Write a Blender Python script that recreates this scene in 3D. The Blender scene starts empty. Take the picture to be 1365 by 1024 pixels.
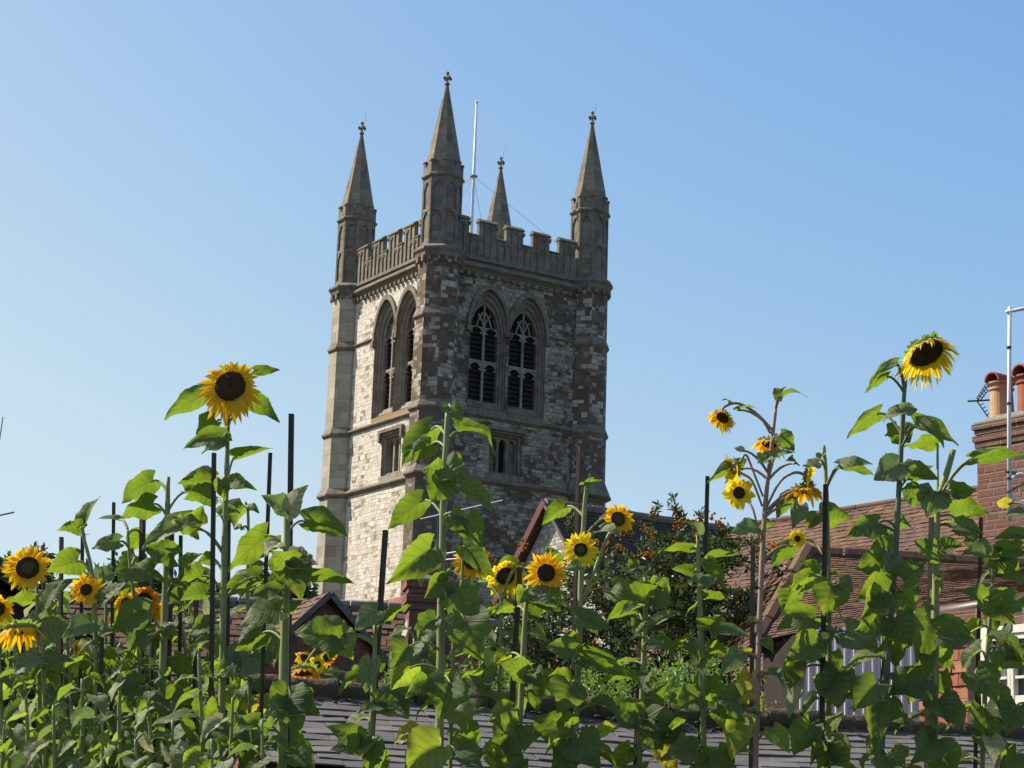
import bpy, math, random
import numpy as np
from mathutils import Vector, Matrix, noise as mnoise
from mathutils.geometry import tessellate_polygon
R = math.radians
rng = random.Random(7)
C = bpy.context.scene.collection

# ------------------------------------------------------------------ camera, light, exposure
W, H, F = 1365.0, 1024.0, 2600.0
PITCH, ROLL = 0.22866, -0.03406
CAM = Vector((0.0, 0.0, 1.6))
cd = bpy.data.cameras.new('camera')
cam = bpy.data.objects.new('camera', cd)
C.objects.link(cam)
cam.matrix_world = Matrix.Translation(CAM) @ Matrix.Rotation(R(90) + PITCH, 4, 'X') @ Matrix.Rotation(-ROLL, 4, 'Z')
cd.sensor_width = 36.0
cd.lens = 36.0 * F / W
cd.clip_start, cd.clip_end = 0.1, 3000
bpy.context.scene.camera = cam
SUN_EL = R(41)
SUN_AZ = R(110)                      # from "towards the camera" round to the left
SUN = Vector((-math.sin(SUN_AZ) * math.cos(SUN_EL), -math.cos(SUN_AZ) * math.cos(SUN_EL), math.sin(SUN_EL)))
wd = bpy.data.worlds.new('World')
bpy.context.scene.world = wd
wd.use_nodes = True
wn = wd.node_tree.nodes
sky = wn.new('ShaderNodeTexSky')
sky.sky_type = 'NISHITA'
sky.sun_disc = False
sky.sun_elevation = SUN_EL
sky.sun_rotation = math.atan2(SUN.x, SUN.y)
sky.air_density, sky.dust_density, sky.ozone_density = 1.0, 1.4, 2.0
wn['Background'].inputs['Strength'].default_value = 0.1
# the clear, slightly hazy blue of the day: a gentle curve on each channel of the sky, with an added blue cut overhead, out of view, that warms the shade
WL = wd.node_tree.links
def wmath(op, a, b):
    nd = wn.new('ShaderNodeMath'); nd.operation = op
    nd.inputs[2].default_value = 1.0
    for i, x in enumerate((a, b)):
        if isinstance(x, (int, float)): nd.inputs[i].default_value = x
        else: WL.new(x, nd.inputs[i])
    return nd.outputs[0]
wsep = wn.new('ShaderNodeSeparateColor'); WL.new(sky.outputs[0], wsep.inputs[0])
wcom = wn.new('ShaderNodeCombineColor')
wtc = wn.new('ShaderNodeTexCoord'); wxyz = wn.new('ShaderNodeSeparateXYZ'); WL.new(wtc.outputs['Generated'], wxyz.inputs[0])
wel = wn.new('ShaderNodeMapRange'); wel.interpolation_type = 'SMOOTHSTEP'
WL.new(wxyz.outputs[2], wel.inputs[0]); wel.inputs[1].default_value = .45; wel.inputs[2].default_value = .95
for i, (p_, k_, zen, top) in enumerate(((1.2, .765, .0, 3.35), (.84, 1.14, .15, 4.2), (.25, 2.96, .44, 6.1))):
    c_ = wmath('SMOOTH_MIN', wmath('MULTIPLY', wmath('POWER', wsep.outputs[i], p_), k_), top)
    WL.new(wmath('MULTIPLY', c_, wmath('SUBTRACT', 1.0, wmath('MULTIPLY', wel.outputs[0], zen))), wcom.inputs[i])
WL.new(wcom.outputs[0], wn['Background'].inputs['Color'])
sl = bpy.data.lights.new('sun', 'SUN')
sl.energy, sl.angle, sl.color = 4.2, R(0.5), (1.0, 0.93, 0.82)
so = bpy.data.objects.new('sun', sl)
C.objects.link(so)
so.location = (-30, 0, 60)
so.rotation_euler = (-SUN).to_track_quat('-Z', 'Y').to_euler()
vs = bpy.context.scene.view_settings
vs.view_transform, vs.look, vs.gamma, vs.exposure = 'Standard', 'None', 1.0, 0.9
bpy.context.scene.cycles.max_bounces = 8
bpy.context.scene.cycles.transmission_bounces = 6

_c, _s = math.cos(ROLL), math.sin(ROLL)
_cp, _sp = math.cos(PITCH), math.sin(PITCH)
def P(px, py, Y):
    """the place at depth Y that the photograph shows at px, py"""
    X, V = px - W / 2, H / 2 - py
    X, V = _c * X + _s * V, -_s * X + _c * V
    d = Vector((X / F, _cp - _sp * V / F, _sp + _cp * V / F))
    return CAM + d * (Y / d.y)

# ------------------------------------------------------------------ mesh helpers
class MB:
    def __init__(s): s.v, s.f, s.m, s.uv = [], [], [], None
    def add(s, vs, fs, mi=0):
        b = len(s.v)
        s.v += [tuple(p) for p in vs]
        s.f += [tuple(i + b for i in q) for q in fs]
        s.m += [mi] * len(fs)
        return b
    def box(s, x0, x1, y0, y1, z0, z1, mi=0, M=None):
        vs = [Vector((x, y, z)) for z in (z0, z1) for y in (y0, y1) for x in (x0, x1)]
        if M is not None: vs = [M @ q for q in vs]
        s.add(vs, [(0, 2, 3, 1), (4, 5, 7, 6), (0, 1, 5, 4), (2, 6, 7, 3), (0, 4, 6, 2), (1, 3, 7, 5)], mi)
    def tube(s, pts, rad, n=8, mi=0, cap=True, rot=0.0):
        pts = [Vector(p) for p in pts]
        if not hasattr(rad, '__len__'): rad = [rad] * len(pts)
        t0 = (pts[1] - pts[0]).normalized()
        a = t0.orthogonal().normalized()
        vs = []
        for i, p in enumerate(pts):
            t = (pts[min(i + 1, len(pts) - 1)] - pts[max(i - 1, 0)]).normalized()
            a = (a - t * a.dot(t)).normalized()
            b = t.cross(a)
            for k in range(n):
                w = 2 * math.pi * k / n + rot
                vs.append(p + (a * math.cos(w) + b * math.sin(w)) * rad[i])
        fs = []
        for i in range(len(pts) - 1):
            for k in range(n):
                fs.append((i * n + k, i * n + (k + 1) % n, (i + 1) * n + (k + 1) % n, (i + 1) * n + k))
        if cap:
            fs.append(tuple(range(n))[::-1]); fs.append(tuple(range((len(pts) - 1) * n, len(pts) * n)))
        s.add(vs, fs, mi)
    def rings(s, cx, cy, prof, n=8, a0=0.0, mi=0, cap=True, M=None):
        """prof: list of (radius, z); n-gon frusta"""
        vs = []
        for r, z in prof:
            for k in range(n):
                w = a0 + 2 * math.pi * k / n
                q = Vector((cx + r * math.cos(w), cy + r * math.sin(w), z))
                vs.append(M @ q if M is not None else q)
        fs = []
        for i in range(len(prof) - 1):
            for k in range(n):
                fs.append((i * n + k, i * n + (k + 1) % n, (i + 1) * n + (k + 1) % n, (i + 1) * n + k))
        if cap:
            fs.append(tuple(range(n))[::-1]); fs.append(tuple(range((len(prof) - 1) * n, len(prof) * n)))
        s.add(vs, fs, mi)
    def build(s, name, mats, parent=None, smooth=False, uv=True):
        me = bpy.data.meshes.new(name)
        me.from_pydata(s.v, [], s.f)
        if not isinstance(mats, (list, tuple)): mats = [mats]
        for m in mats: me.materials.append(m)
        if len(mats) > 1: me.polygons.foreach_set('material_index', s.m)
        if smooth: me.polygons.foreach_set('use_smooth', [True] * len(me.polygons))
        me.update()
        if s.uv is not None:
            l = me.uv_layers.new(name='UVMap')
            vi = np.empty(len(me.loops), dtype=np.int32); me.loops.foreach_get('vertex_index', vi)
            l.data.foreach_set('uv', np.asarray(s.uv, dtype=np.float32)[vi].ravel())
        elif uv: face_uv(me)
        o = bpy.data.objects.new(name, me)
        C.objects.link(o)
        if parent is not None: o.parent = parent
        return o

def face_uv(me):
    """UV in metres on every face: u along the horizontal, v up the slope"""
    l = me.uv_layers.new(name='UVMap').data
    co = [v.co for v in me.vertices]
    for p in me.polygons:
        n = p.normal
        if abs(n.z) > 0.985: u, v = Vector((1, 0, 0)), Vector((0, 1, 0))
        else:
            u = Vector((-n.y, n.x, 0)).normalized(); v = n.cross(u)
        for li in p.loop_indices:
            q = co[me.loops[li].vertex_index]
            l[li].uv = (q.dot(u), q.dot(v))

def empty(name, loc=(0, 0, 0), rz=0.0):
    o = bpy.data.objects.new(name, None)
    o.empty_display_size = 0.2
    C.objects.link(o); o.location = loc; o.rotation_euler = (0, 0, rz)
    return o
def tag(o, label=None, cat=None, group=None, kind=None):
    if label: o['label'] = label
    if cat: o['category'] = cat
    if group: o['group'] = group
    if kind: o['kind'] = kind
    return o

# ------------------------------------------------------------------ material helpers
class G:
    def __init__(s, name):
        s.mat = bpy.data.materials.new(name); s.mat.use_nodes = True
        s.t = s.mat.node_tree; s.N = s.t.nodes; s.L = s.t.links
        s.bsdf = s.N['Principled BSDF']; s.out = s.N['Material Output']
    def n(s, ty, ins=None, **kw):
        nd = s.N.new(ty)
        for k, v in kw.items(): setattr(nd, k, v)
        for k, v in (ins or {}).items(): s.put(nd.inputs[k], v)
        return nd
    def put(s, sock, v):
        if hasattr(v, 'is_output') or isinstance(v, bpy.types.NodeSocket): s.L.new(v, sock)
        else:
            if hasattr(sock.default_value, '__len__') and not hasattr(v, '__len__'): v = [v] * len(sock.default_value)
            if hasattr(v, '__len__') and len(v) == 3 and len(sock.default_value) == 4: v = (*v, 1)
            sock.default_value = v
    def m(s, op, a, b=0.0, c=0.0, clamp=False):
        nd = s.N.new('ShaderNodeMath'); nd.operation = op; nd.use_clamp = clamp
        for i, x in enumerate((a, b, c)): s.put(nd.inputs[i], x)
        return nd.outputs[0]
    def mix(s, f, a, b, mode='MIX'):
        nd = s.N.new('ShaderNodeMix'); nd.data_type = 'RGBA'; nd.blend_type = mode
        s.put(nd.inputs[0], f); s.put(nd.inputs[6], a); s.put(nd.inputs[7], b)
        return nd.outputs[2]
    def ramp(s, f, lo, hi):
        nd = s.N.new('ShaderNodeMapRange'); nd.interpolation_type = 'SMOOTHSTEP'
        s.put(nd.inputs[0], f); nd.inputs[1].default_value = lo; nd.inputs[2].default_value = hi
        return nd.outputs[0]
    def noise(s, vec, scale, detail=4.0, rough=0.6):
        nd = s.n('ShaderNodeTexNoise', {'Scale': scale, 'Detail': detail, 'Roughness': rough})
        if vec is not None: s.L.new(vec, nd.inputs['Vector'])
        return nd.outputs['Fac']
    def wn(s, vec):
        nd = s.n('ShaderNodeTexWhiteNoise', noise_dimensions='3D'); s.L.new(vec, nd.inputs['Vector'])
        return nd
    def vec(s, x, y=0.0, z=0.0):
        nd = s.N.new('ShaderNodeCombineXYZ')
        for i, q in enumerate((x, y, z)): s.put(nd.inputs[i], q)
        return nd.outputs[0]
    def uv(s):
        nd = s.N.new('ShaderNodeUVMap'); nd.uv_map = 'UVMap'; return nd.outputs[0]
    def sep(s, v):
        nd = s.N.new('ShaderNodeSeparateXYZ'); s.L.new(v, nd.inputs[0]); return nd.outputs
    def obj(s): return s.N.new('ShaderNodeTexCoord').outputs['Object']
    def bump(s, h, strength=0.5, dist=0.02):
        nd = s.n('ShaderNodeBump', {'Strength': strength, 'Distance': dist, 'Height': h})
        s.L.new(nd.outputs[0], s.bsdf.inputs['Normal']); return nd.outputs[0]
    def done(s, col, rough=0.8, spec=0.3):
        s.put(s.bsdf.inputs['Base Color'], col); s.put(s.bsdf.inputs['Roughness'], rough)
        s.put(s.bsdf.inputs['Specular IOR Level'], spec)
        return s.mat

def masonry(name, bw, bh, A, A2, B, B2, share, patch, mortar, wob=0.03, mw=0.012, bump=0.6, stain=0.35, seed=0.0, psc=0.35, rw=1.0, soft=0.0):
    """coursed stone or brick: light stone A..A2 and dark stone B..B2, block by block, gathered in patches"""
    g = G(name)
    uv = g.uv()
    nz = g.n('ShaderNodeTexNoise', {'Scale': 1.1, 'Detail': 3.0}); g.L.new(uv, nz.inputs['Vector'])
    off = g.n('ShaderNodeVectorMath', operation='SUBTRACT'); g.L.new(nz.outputs['Color'], off.inputs[0]); off.inputs[1].default_value = (.5, .5, .5)
    sc = g.n('ShaderNodeVectorMath', operation='SCALE'); g.L.new(off.outputs[0], sc.inputs[0]); sc.inputs['Scale'].default_value = wob * 3
    uv2 = g.n('ShaderNodeVectorMath', operation='ADD'); g.L.new(uv, uv2.inputs[0]); g.L.new(sc.outputs[0], uv2.inputs[1])
    u, v, _ = g.sep(uv2.outputs[0])
    vh = g.m('ADD', g.m('DIVIDE', v, bh), seed)
    vh = g.m('ADD', vh, g.m('MULTIPLY', g.m('SINE', g.m('MULTIPLY', vh, 1.7)), 0.22))
    row = g.m('FLOOR', vh)
    rr = g.wn(g.vec(row, 3.3, seed)).outputs['Value']
    uw = g.m('ADD', g.m('DIVIDE', u, bw), g.m('MULTIPLY', rr, 7.0))
    uw = g.m('ADD', uw, g.m('MULTIPLY', g.m('SINE', g.m('ADD', g.m('MULTIPLY', uw, 2.3), g.m('MULTIPLY', row, 1.9))), 0.25))
    col = g.m('FLOOR', uw)
    cell = g.vec(col, row, seed)
    w = g.wn(cell); r1 = w.outputs['Value']; rc = g.sep(w.outputs['Color'])
    pn = g.noise(uv, psc, 3.0, 0.55)
    br = g.m('ADD', g.m('MULTIPLY', g.m('SUBTRACT', pn, 0.5), patch), g.m('ADD', .5, g.m('MULTIPLY', g.m('SUBTRACT', r1, .5), rw)))
    br = g.m('ADD', br, g.m('MULTIPLY', g.m('SUBTRACT', g.noise(uv, 7.0, 4.0, .7), .5), soft))
    isB = g.ramp(br, 1 - share - 0.04 - soft * .25, 1 - share + 0.04 + soft * .25)
    cA = g.mix(rc[1], A, A2); cB = g.mix(rc[2], B, B2)
    c = g.mix(isB, cA, cB)
    fu = g.m('FRACT', uw); fv = g.m('FRACT', vh)
    eu = g.m('MULTIPLY', g.m('MINIMUM', fu, g.m('SUBTRACT', 1.0, fu)), bw)
    ev = g.m('MULTIPLY', g.m('MINIMUM', fv, g.m('SUBTRACT', 1.0, fv)), bh)
    e = g.ramp(g.m('MINIMUM', eu, ev), mw * 0.3, mw)
    c = g.mix(e, mortar, c)
    n2 = g.noise(uv, 9.0, 6.0, 0.7); n3 = g.noise(uv, 1.3, 4.0, 0.6)
    c = g.mix(g.m('MULTIPLY', g.ramp(n3, 0.45, 0.75), stain), c, g.mix(0.5, B2, (0.03, 0.028, 0.022)))
    st = g.noise(g.vec(g.m('MULTIPLY', g.sep(uv)[0], 4.0), g.m('MULTIPLY', g.sep(uv)[1], .35), seed), 1.0, 4.0, .6)
    c = g.mix(g.m('MULTIPLY', g.ramp(st, .5, .75), stain * .7), c, g.mix(.5, B2, (.035, .03, .024)))
    c = g.mix(0.55, c, g.mix(n2, (0.25, 0.25, 0.25), (1.0, 1.0, 1.0)), 'MULTIPLY')
    c = g.mix(1.0, c, (1.28, 1.28, 1.28), 'MULTIPLY')
    h = g.m('ADD', g.m('MULTIPLY', e, g.m('ADD', 0.6, g.m('MULTIPLY', rc[0], 0.6))), g.m('MULTIPLY', n2, 0.7))
    g.bump(h, bump, 0.03)
    return g.done(c, 0.9, 0.2)

def plain(name, A, B, scale=3.0, bump=0.3, rough=0.85, spec=0.25, dist=0.01, streak=None, detail=6.0, lich=None):
    g = G(name)
    o = g.obj()
    if streak:
        mp = g.n('ShaderNodeMapping'); mp.inputs['Scale'].default_value = streak; g.L.new(o, mp.inputs['Vector']); o = mp.outputs[0]
    n1 = g.noise(o, scale, detail, 0.65); n2 = g.noise(o, scale * 5, 4.0, 0.6)
    c = g.mix(g.ramp(n1, 0.3, 0.7), A, B)
    c = g.mix(0.35, c, g.mix(n2, (0.35, 0.35, 0.35), (1.4, 1.4, 1.4)), 'MULTIPLY')
    if lich:
        oo = g.obj(); mp = g.n('ShaderNodeMapping'); mp.inputs['Scale'].default_value = (5, 5, .5); g.L.new(oo, mp.inputs['Vector'])
        c = g.mix(g.m('MULTIPLY', g.ramp(g.noise(mp.outputs[0], 1.0, 4.0), .48, .72), .55), c, [q * .45 for q in B])
        c = g.mix(g.m('MULTIPLY', g.ramp(g.noise(oo, 9.0, 5.0, .7), .56, .66), .7), c, lich)
    if bump: g.bump(g.m('ADD', n1, g.m('MULTIPLY', n2, 0.6)), bump, dist)
    return g.done(c, rough, spec)

def tile_mat(name, A, B, Cc, lichen, lamt=0.4, rough=0.85, bump=0.4):
    """roof tiles: every tile its own tone, lichen in blotches"""
    g = G(name)
    geo = g.n('ShaderNodeNewGeometry'); r = geo.outputs['Random Per Island']
    o = g.obj()
    w = g.wn(g.vec(r, g.m('MULTIPLY', r, 31.0), 1.0)); rc = g.sep(w.outputs['Color'])
    c = g.mix(rc[0], A, B); c = g.mix(g.ramp(rc[1], 0.55, 1.0), c, Cc)
    n1 = g.noise(o, 0.9, 5.0, 0.65); n2 = g.noise(o, 14.0, 5.0, 0.65)
    c = g.mix(g.m('MULTIPLY', g.ramp(g.m('ADD', n1, g.m('MULTIPLY', n2, 0.3)), 0.6, 0.85), lamt), c, lichen)
    c = g.mix(0.5, c, g.mix(n2, (0.4, 0.4, 0.4), (1.35, 1.35, 1.35)), 'MULTIPLY')
    g.bump(n2, bump, 0.01)
    return g.done(c, rough, 0.25)

M = {}
# stone of the tower
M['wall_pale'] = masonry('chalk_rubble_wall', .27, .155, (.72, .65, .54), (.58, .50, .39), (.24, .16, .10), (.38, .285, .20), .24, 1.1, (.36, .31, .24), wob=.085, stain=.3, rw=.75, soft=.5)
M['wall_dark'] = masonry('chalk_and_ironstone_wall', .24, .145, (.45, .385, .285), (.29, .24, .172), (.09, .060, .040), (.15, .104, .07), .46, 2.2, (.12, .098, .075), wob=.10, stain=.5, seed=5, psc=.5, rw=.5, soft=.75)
M['turret_mix'] = masonry('ironstone_and_chalk_turret', .32, .19, (.52, .455, .35), (.35, .295, .22), (.108, .072, .048), (.175, .122, .082), .66, 1.0, (.15, .12, .095), wob=.03, stain=.4, seed=9, psc=.8, rw=.8, soft=.5)
M['turret_low'] = masonry('small_brown_stone', .20, .13, (.40, .355, .29), (.27, .22, .165), (.105, .077, .055), (.17, .13, .093), .85, .5, (.16, .13, .10), wob=.02, stain=.3, seed=13)
M['ashlar'] = masonry('beige_ashlar', .75, .36, (.48, .41, .30), (.40, .335, .245), (.31, .255, .19), (.42, .36, .27), .35, .8, (.24, .20, .15), wob=.004, mw=.01, bump=.25, stain=.45, seed=2)
M['grey_ashlar'] = masonry('weathered_grey_ashlar', .55, .30, (.27, .22, .16), (.20, .165, .12), (.15, .12, .09), (.225, .185, .135), .4, .8, (.10, .082, .062), wob=.004, mw=.008, bump=.35, stain=.5, seed=4)
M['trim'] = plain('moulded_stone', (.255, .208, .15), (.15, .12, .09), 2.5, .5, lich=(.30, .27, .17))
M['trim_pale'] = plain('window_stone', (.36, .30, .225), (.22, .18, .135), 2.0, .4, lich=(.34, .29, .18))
M['lichen_sill'] = plain('lichened_stone', (.30, .22, .12), (.34, .20, .06), 3.0, .4)
M['louvre'] = plain('louvre_board', (.035, .03, .027), (.022, .02, .018), 5.0, .2)
M['void'] = plain('belfry_dark', (.012, .011, .01), (.008, .008, .008), 3.0, 0)
M['white_paint'] = plain('white_paint', (.78, .78, .76), (.70, .70, .69), 3.0, .05, .4, .5)
M['wire'] = plain('grey_wire', (.30, .31, .33), (.25, .26, .28), 3.0, 0, .5, .5)
# houses
M['tile_brown'] = tile_mat('brown_clay_tile', (.15, .080, .054), (.10, .060, .045), (.185, .094, .057), (.25, .125, .045), .45)
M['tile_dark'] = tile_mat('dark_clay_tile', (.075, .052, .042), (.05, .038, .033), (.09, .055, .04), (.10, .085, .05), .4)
M['tile_red'] = tile_mat('red_clay_tile', (.26, .10, .06), (.19, .078, .05), (.28, .135, .08), (.22, .17, .12), .35)
M['tile_orange'] = tile_mat('orange_hung_tile', (.36, .118, .062), (.27, .09, .052), (.40, .165, .09), (.24, .14, .10), .3)
M['slate'] = tile_mat('grey_slate', (.165, .147, .135), (.125, .112, .105), (.20, .175, .158), (.13, .10, .065), .4, .7, .3)
M['ridge_moss'] = plain('mossy_ridge', (.10, .052, .034), (.055, .05, .022), 4.0, .9, dist=.05)
M['ridge_grey'] = plain('grey_ridge_tile', (.23, .19, .165), (.15, .125, .11), 4.0, .4)
M['brick'] = masonry('red_brick', .225, .075, (.215, .088, .06), (.155, .066, .048), (.10, .054, .044), (.22, .12, .085), .35, .5, (.20, .16, .13), wob=.003, mw=.011, bump=.5, stain=.3, seed=21)
M['brick_dark'] = masonry('shaded_brick', .225, .075, (.26, .10, .065), (.19, .075, .052), (.13, .065, .05), (.24, .12, .085), .35, .5, (.13, .10, .085), wob=.003, mw=.010, bump=.5, stain=.3, seed=25)
M['flint'] = masonry('white_flint_wall', .14, .11, (.66, .62, .54), (.52, .47, .40), (.30, .26, .21), (.42, .36, .29), .3, .6, (.40, .36, .30), wob=.06, mw=.02, bump=.9, stain=.2, seed=31)
M['pot_buff'] = plain('buff_chimney_pot', (.52, .30, .16), (.44, .235, .12), 6.0, .2, .7)
M['pot_red'] = plain('red_chimney_pot', (.36, .10, .055), (.29, .085, .05), 6.0, .2, .7)
M['mortar'] = plain('cement_flaunching', (.27, .245, .195), (.17, .155, .12), 8.0, .6)
M['bargeboard'] = plain('red_painted_board', (.17, .052, .036), (.12, .042, .03), 5.0, .2, .6)
M['grey_board'] = plain('grey_board', (.16, .135, .115), (.11, .095, .083), 5.0, .3)
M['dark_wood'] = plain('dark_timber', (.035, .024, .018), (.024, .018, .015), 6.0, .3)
M['gutter'] = plain('brown_gutter', (.105, .062, .05), (.085, .055, .046), 4.0, .1, .45, .4)
M['plastic'] = plain('mauve_corrugated_plastic', (.155, .145, .195), (.125, .12, .165), 1.5, .05, .45, .4)
M['fret'] = plain('pale_blue_fretwork', (.55, .60, .66), (.48, .54, .60), 4.0, .1, .6)
M['cream_paint'] = plain('cream_paint', (.74, .70, .58), (.66, .62, .51), 4.0, .05, .45, .4)
def glass_mat():
    g = G('window_glass'); g.done((.05, .055, .06), .08, .6); return g.mat
M['glass'] = glass_mat()
M['curtain'] = plain('net_curtain', (.40, .40, .38), (.30, .30, .29), 3.0, .2, streak=(12, 12, .3))
M['metal_dark'] = plain('dark_metal', (.05, .05, .052), (.04, .04, .042), 5.0, 0, .5, .5)
# plants
M['stake'] = plain('dark_stained_stake', (.085, .060, .045), (.05, .036, .028), 3.0, .5, .75, .3, streak=(14, 14, .8))
M['stake_grey'] = plain('weathered_stake', (.15, .12, .095), (.09, .072, .058), 3.0, .5, .8, .2, streak=(14, 14, .8))
M['cane'] = plain('bamboo_cane', (.42, .30, .20), (.36, .22, .15), 3.0, .2, .6, .3, streak=(6, 6, 1))
M['soil'] = plain('garden_soil', (.075, .055, .038), (.05, .06, .022), 1.2, .8, .95, .1, dist=.05)
M['bark'] = plain('bark', (.09, .068, .05), (.055, .042, .032), 6.0, .8)

def stem_mat(name, A, B, Cc):
    g = G(name)
    o = g.obj()
    mp = g.n('ShaderNodeMapping'); mp.inputs['Scale'].default_value = (60, 60, 3); g.L.new(o, mp.inputs['Vector'])
    n1 = g.noise(mp.outputs[0], 1.0, 5.0, .6); n2 = g.noise(o, 4.0, 4.0, .6)
    c = g.mix(g.ramp(n1, .3, .7), A, B); c = g.mix(g.m('MULTIPLY', g.ramp(n2, .5, .75), .6), c, Cc)
    g.bump(n1, .35, .004)
    g.put(g.bsdf.inputs['Subsurface Weight'], 0.0)
    return g.done(c, .6, .35)
M['stem'] = stem_mat('sunflower_stem', (.27, .285, .10), (.19, .22, .08), (.32, .30, .12))
M['stem_dark'] = stem_mat('dark_sunflower_stem', (.12, .15, .075), (.085, .115, .06), (.14, .13, .08))
M['stem_pink'] = stem_mat('pinkish_sunflower_stem', (.36, .235, .16), (.28, .165, .125), (.38, .30, .15))

def leaf_mat(name, top, under, trans, tfac, edge):
    """sunflower leaf: veins, puckered blade, paler underside, lets the sun through"""
    g = G(name)
    u, v, _ = g.sep(g.uv())
    au = g.m('ABSOLUTE', u)
    mid = g.m('SUBTRACT', 1.0, g.ramp(au, .015, .06))
    ph = g.m('FRACT', g.m('SUBTRACT', g.m('MULTIPLY', v, 5.5), g.m('MULTIPLY', g.m('POWER', au, .8), 1.7)))
    side = g.m('SUBTRACT', 1.0, g.ramp(g.m('ABSOLUTE', g.m('SUBTRACT', ph, .5)), .03, .12))
    vein = g.m('MAXIMUM', mid, g.m('MULTIPLY', side, .75))
    oi = g.n('ShaderNodeObjectInfo').outputs['Random']
    o = g.obj()
    n1 = g.noise(o, 9.0, 5.0, .6); n2 = g.noise(o, 45.0, 4.0, .6)
    c = g.mix(oi, top, [q * 1.35 for q in top])
    c = g.mix(g.ramp(n1, .35, .75), c, [top[0] * 1.25, top[1] * 1.08, top[2] * 1.1])
    blot = g.m('MULTIPLY', g.ramp(n1, .62, .78), g.ramp(oi, .45, .9))
    c = g.mix(g.m('MULTIPLY', blot, .45), c, edge)
    geo = g.n('ShaderNodeNewGeometry')
    c = g.mix(geo.outputs['Backfacing'], c, g.mix(n1, under, [q * .8 for q in under]))
    c = g.mix(g.m('MULTIPLY', vein, .6), c, [min(1, under[0] * 1.75), under[1] * 1.5, under[2] * 1.4])
    c = g.mix(.6, c, g.mix(n2, (.45, .5, .5), (1.35, 1.3, 1.3)), 'MULTIPLY')
    g.done(c, .62, .3)
    h = g.m('ADD', g.m('MULTIPLY', vein, -.8), g.m('ADD', g.m('MULTIPLY', n2, .35), g.m('MULTIPLY', n1, .5)))
    nb = g.bump(h, .9, .008)
    tr = g.n('ShaderNodeBsdfTranslucent')
    tc = g.mix(g.m('MULTIPLY', vein, .7), g.mix(oi, trans, [trans[0] * .75, trans[1] * .85, trans[2]]), [q * .55 for q in trans])
    g.L.new(tc, tr.inputs['Color'])
    mx = g.n('ShaderNodeMixShader', {0: tfac})
    g.L.new(g.bsdf.outputs[0], mx.inputs[1]); g.L.new(tr.outputs[0], mx.inputs[2])
    g.L.new(mx.outputs[0], g.out.inputs['Surface'])
    return g.mat
M['leaf'] = leaf_mat('sunflower_leaf', (.060, .080, .032), (.105, .135, .052), (.34, .47, .028), .40, (.20, .17, .06))
M['leaf_yellow'] = leaf_mat('yellowing_leaf', (.30, .27, .05), (.32, .28, .06), (.75, .62, .04), .42, (.30, .16, .05))
M['leaf_lime'] = leaf_mat('lime_leaf', (.16, .21, .05), (.19, .24, .06), (.55, .66, .04), .42, (.40, .30, .05))
M['leaf_pale'] = leaf_mat('pale_withered_leaf', (.36, .35, .20), (.40, .38, .22), (.55, .50, .22), .35, (.40, .30, .14))
M['leaf_grey'] = leaf_mat('grey_green_leaf', (.19, .215, .11), (.20, .235, .11), (.30, .42, .08), .32, (.25, .22, .10))
M['leaf_brown'] = leaf_mat('withered_brown_leaf', (.25, .16, .08), (.28, .19, .10), (.40, .24, .08), .3, (.15, .09, .05))

def petal_mat(name, A, B, T):
    g = G(name)
    u, v, _ = g.sep(g.uv())
    r = g.n('ShaderNodeNewGeometry').outputs['Random Per Island']
    st = g.noise(g.vec(g.m('MULTIPLY', u, 5.0), g.m('MULTIPLY', v, .6), g.m('MULTIPLY', r, 30.0)), 2.0, 3.0, .5)
    c = g.mix(r, A, B); c = g.mix(g.m('MULTIPLY', g.ramp(st, .35, .7), .4), c, [A[0] * .8, A[1] * .62, A[2] * .5])
    c = g.mix(g.m('MULTIPLY', g.ramp(v, .35, .0), .5), c, [A[0] * .85, A[1] * .6, A[2] * .4])
    g.done(c, .55, .25)
    g.bump(st, .35, .004)
    tr = g.n('ShaderNodeBsdfTranslucent'); g.put(tr.inputs['Color'], T)
    mx = g.n('ShaderNodeMixShader', {0: .5})
    g.L.new(g.bsdf.outputs[0], mx.inputs[1]); g.L.new(tr.outputs[0], mx.inputs[2]); g.L.new(mx.outputs[0], g.out.inputs['Surface'])
    return g.mat
M['petal'] = petal_mat('golden_petal', (.86, .50, .012), (.90, .62, .02), (.95, .58, .01))
M['petal_lemon'] = petal_mat('lemon_petal', (.88, .66, .02), (.90, .74, .05), (.97, .75, .02))
M['petal_orange'] = petal_mat('orange_petal', (.80, .36, .01), (.84, .45, .012), (.88, .40, .01))

def disc_mat(name, rim, core, spots):
    g = G(name)
    u, v, _ = g.sep(g.uv())             # v: 0 at the centre, 1 at the rim
    o = g.obj()
    vo = g.n('ShaderNodeTexVoronoi', {'Scale': spots}); g.L.new(o, vo.inputs['Vector'])
    n1 = g.noise(o, 20.0, 3.0, .6)
    c = g.mix(g.ramp(g.m('ADD', v, g.m('MULTIPLY', g.m('SUBTRACT', n1, .5), .3)), .25, .7), core, rim)
    c = g.mix(g.ramp(vo.outputs['Distance'], .15, .6), g.mix(.5, c, (.16, .10, .03)), c)
    g.bump(g.m('SUBTRACT', 1.0, vo.outputs['Distance']), .9, .006)
    return g.done(c, .8, .15)
M['disc'] = disc_mat('dark_seed_disc', (.050, .028, .014), (.062, .036, .016), 260)
M['disc_green'] = disc_mat('green_centred_seed_disc', (.050, .026, .010), (.115, .115, .045), 260)
M['disc_olive'] = disc_mat('olive_seed_disc', (.075, .055, .018), (.12, .11, .035), 240)

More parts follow.
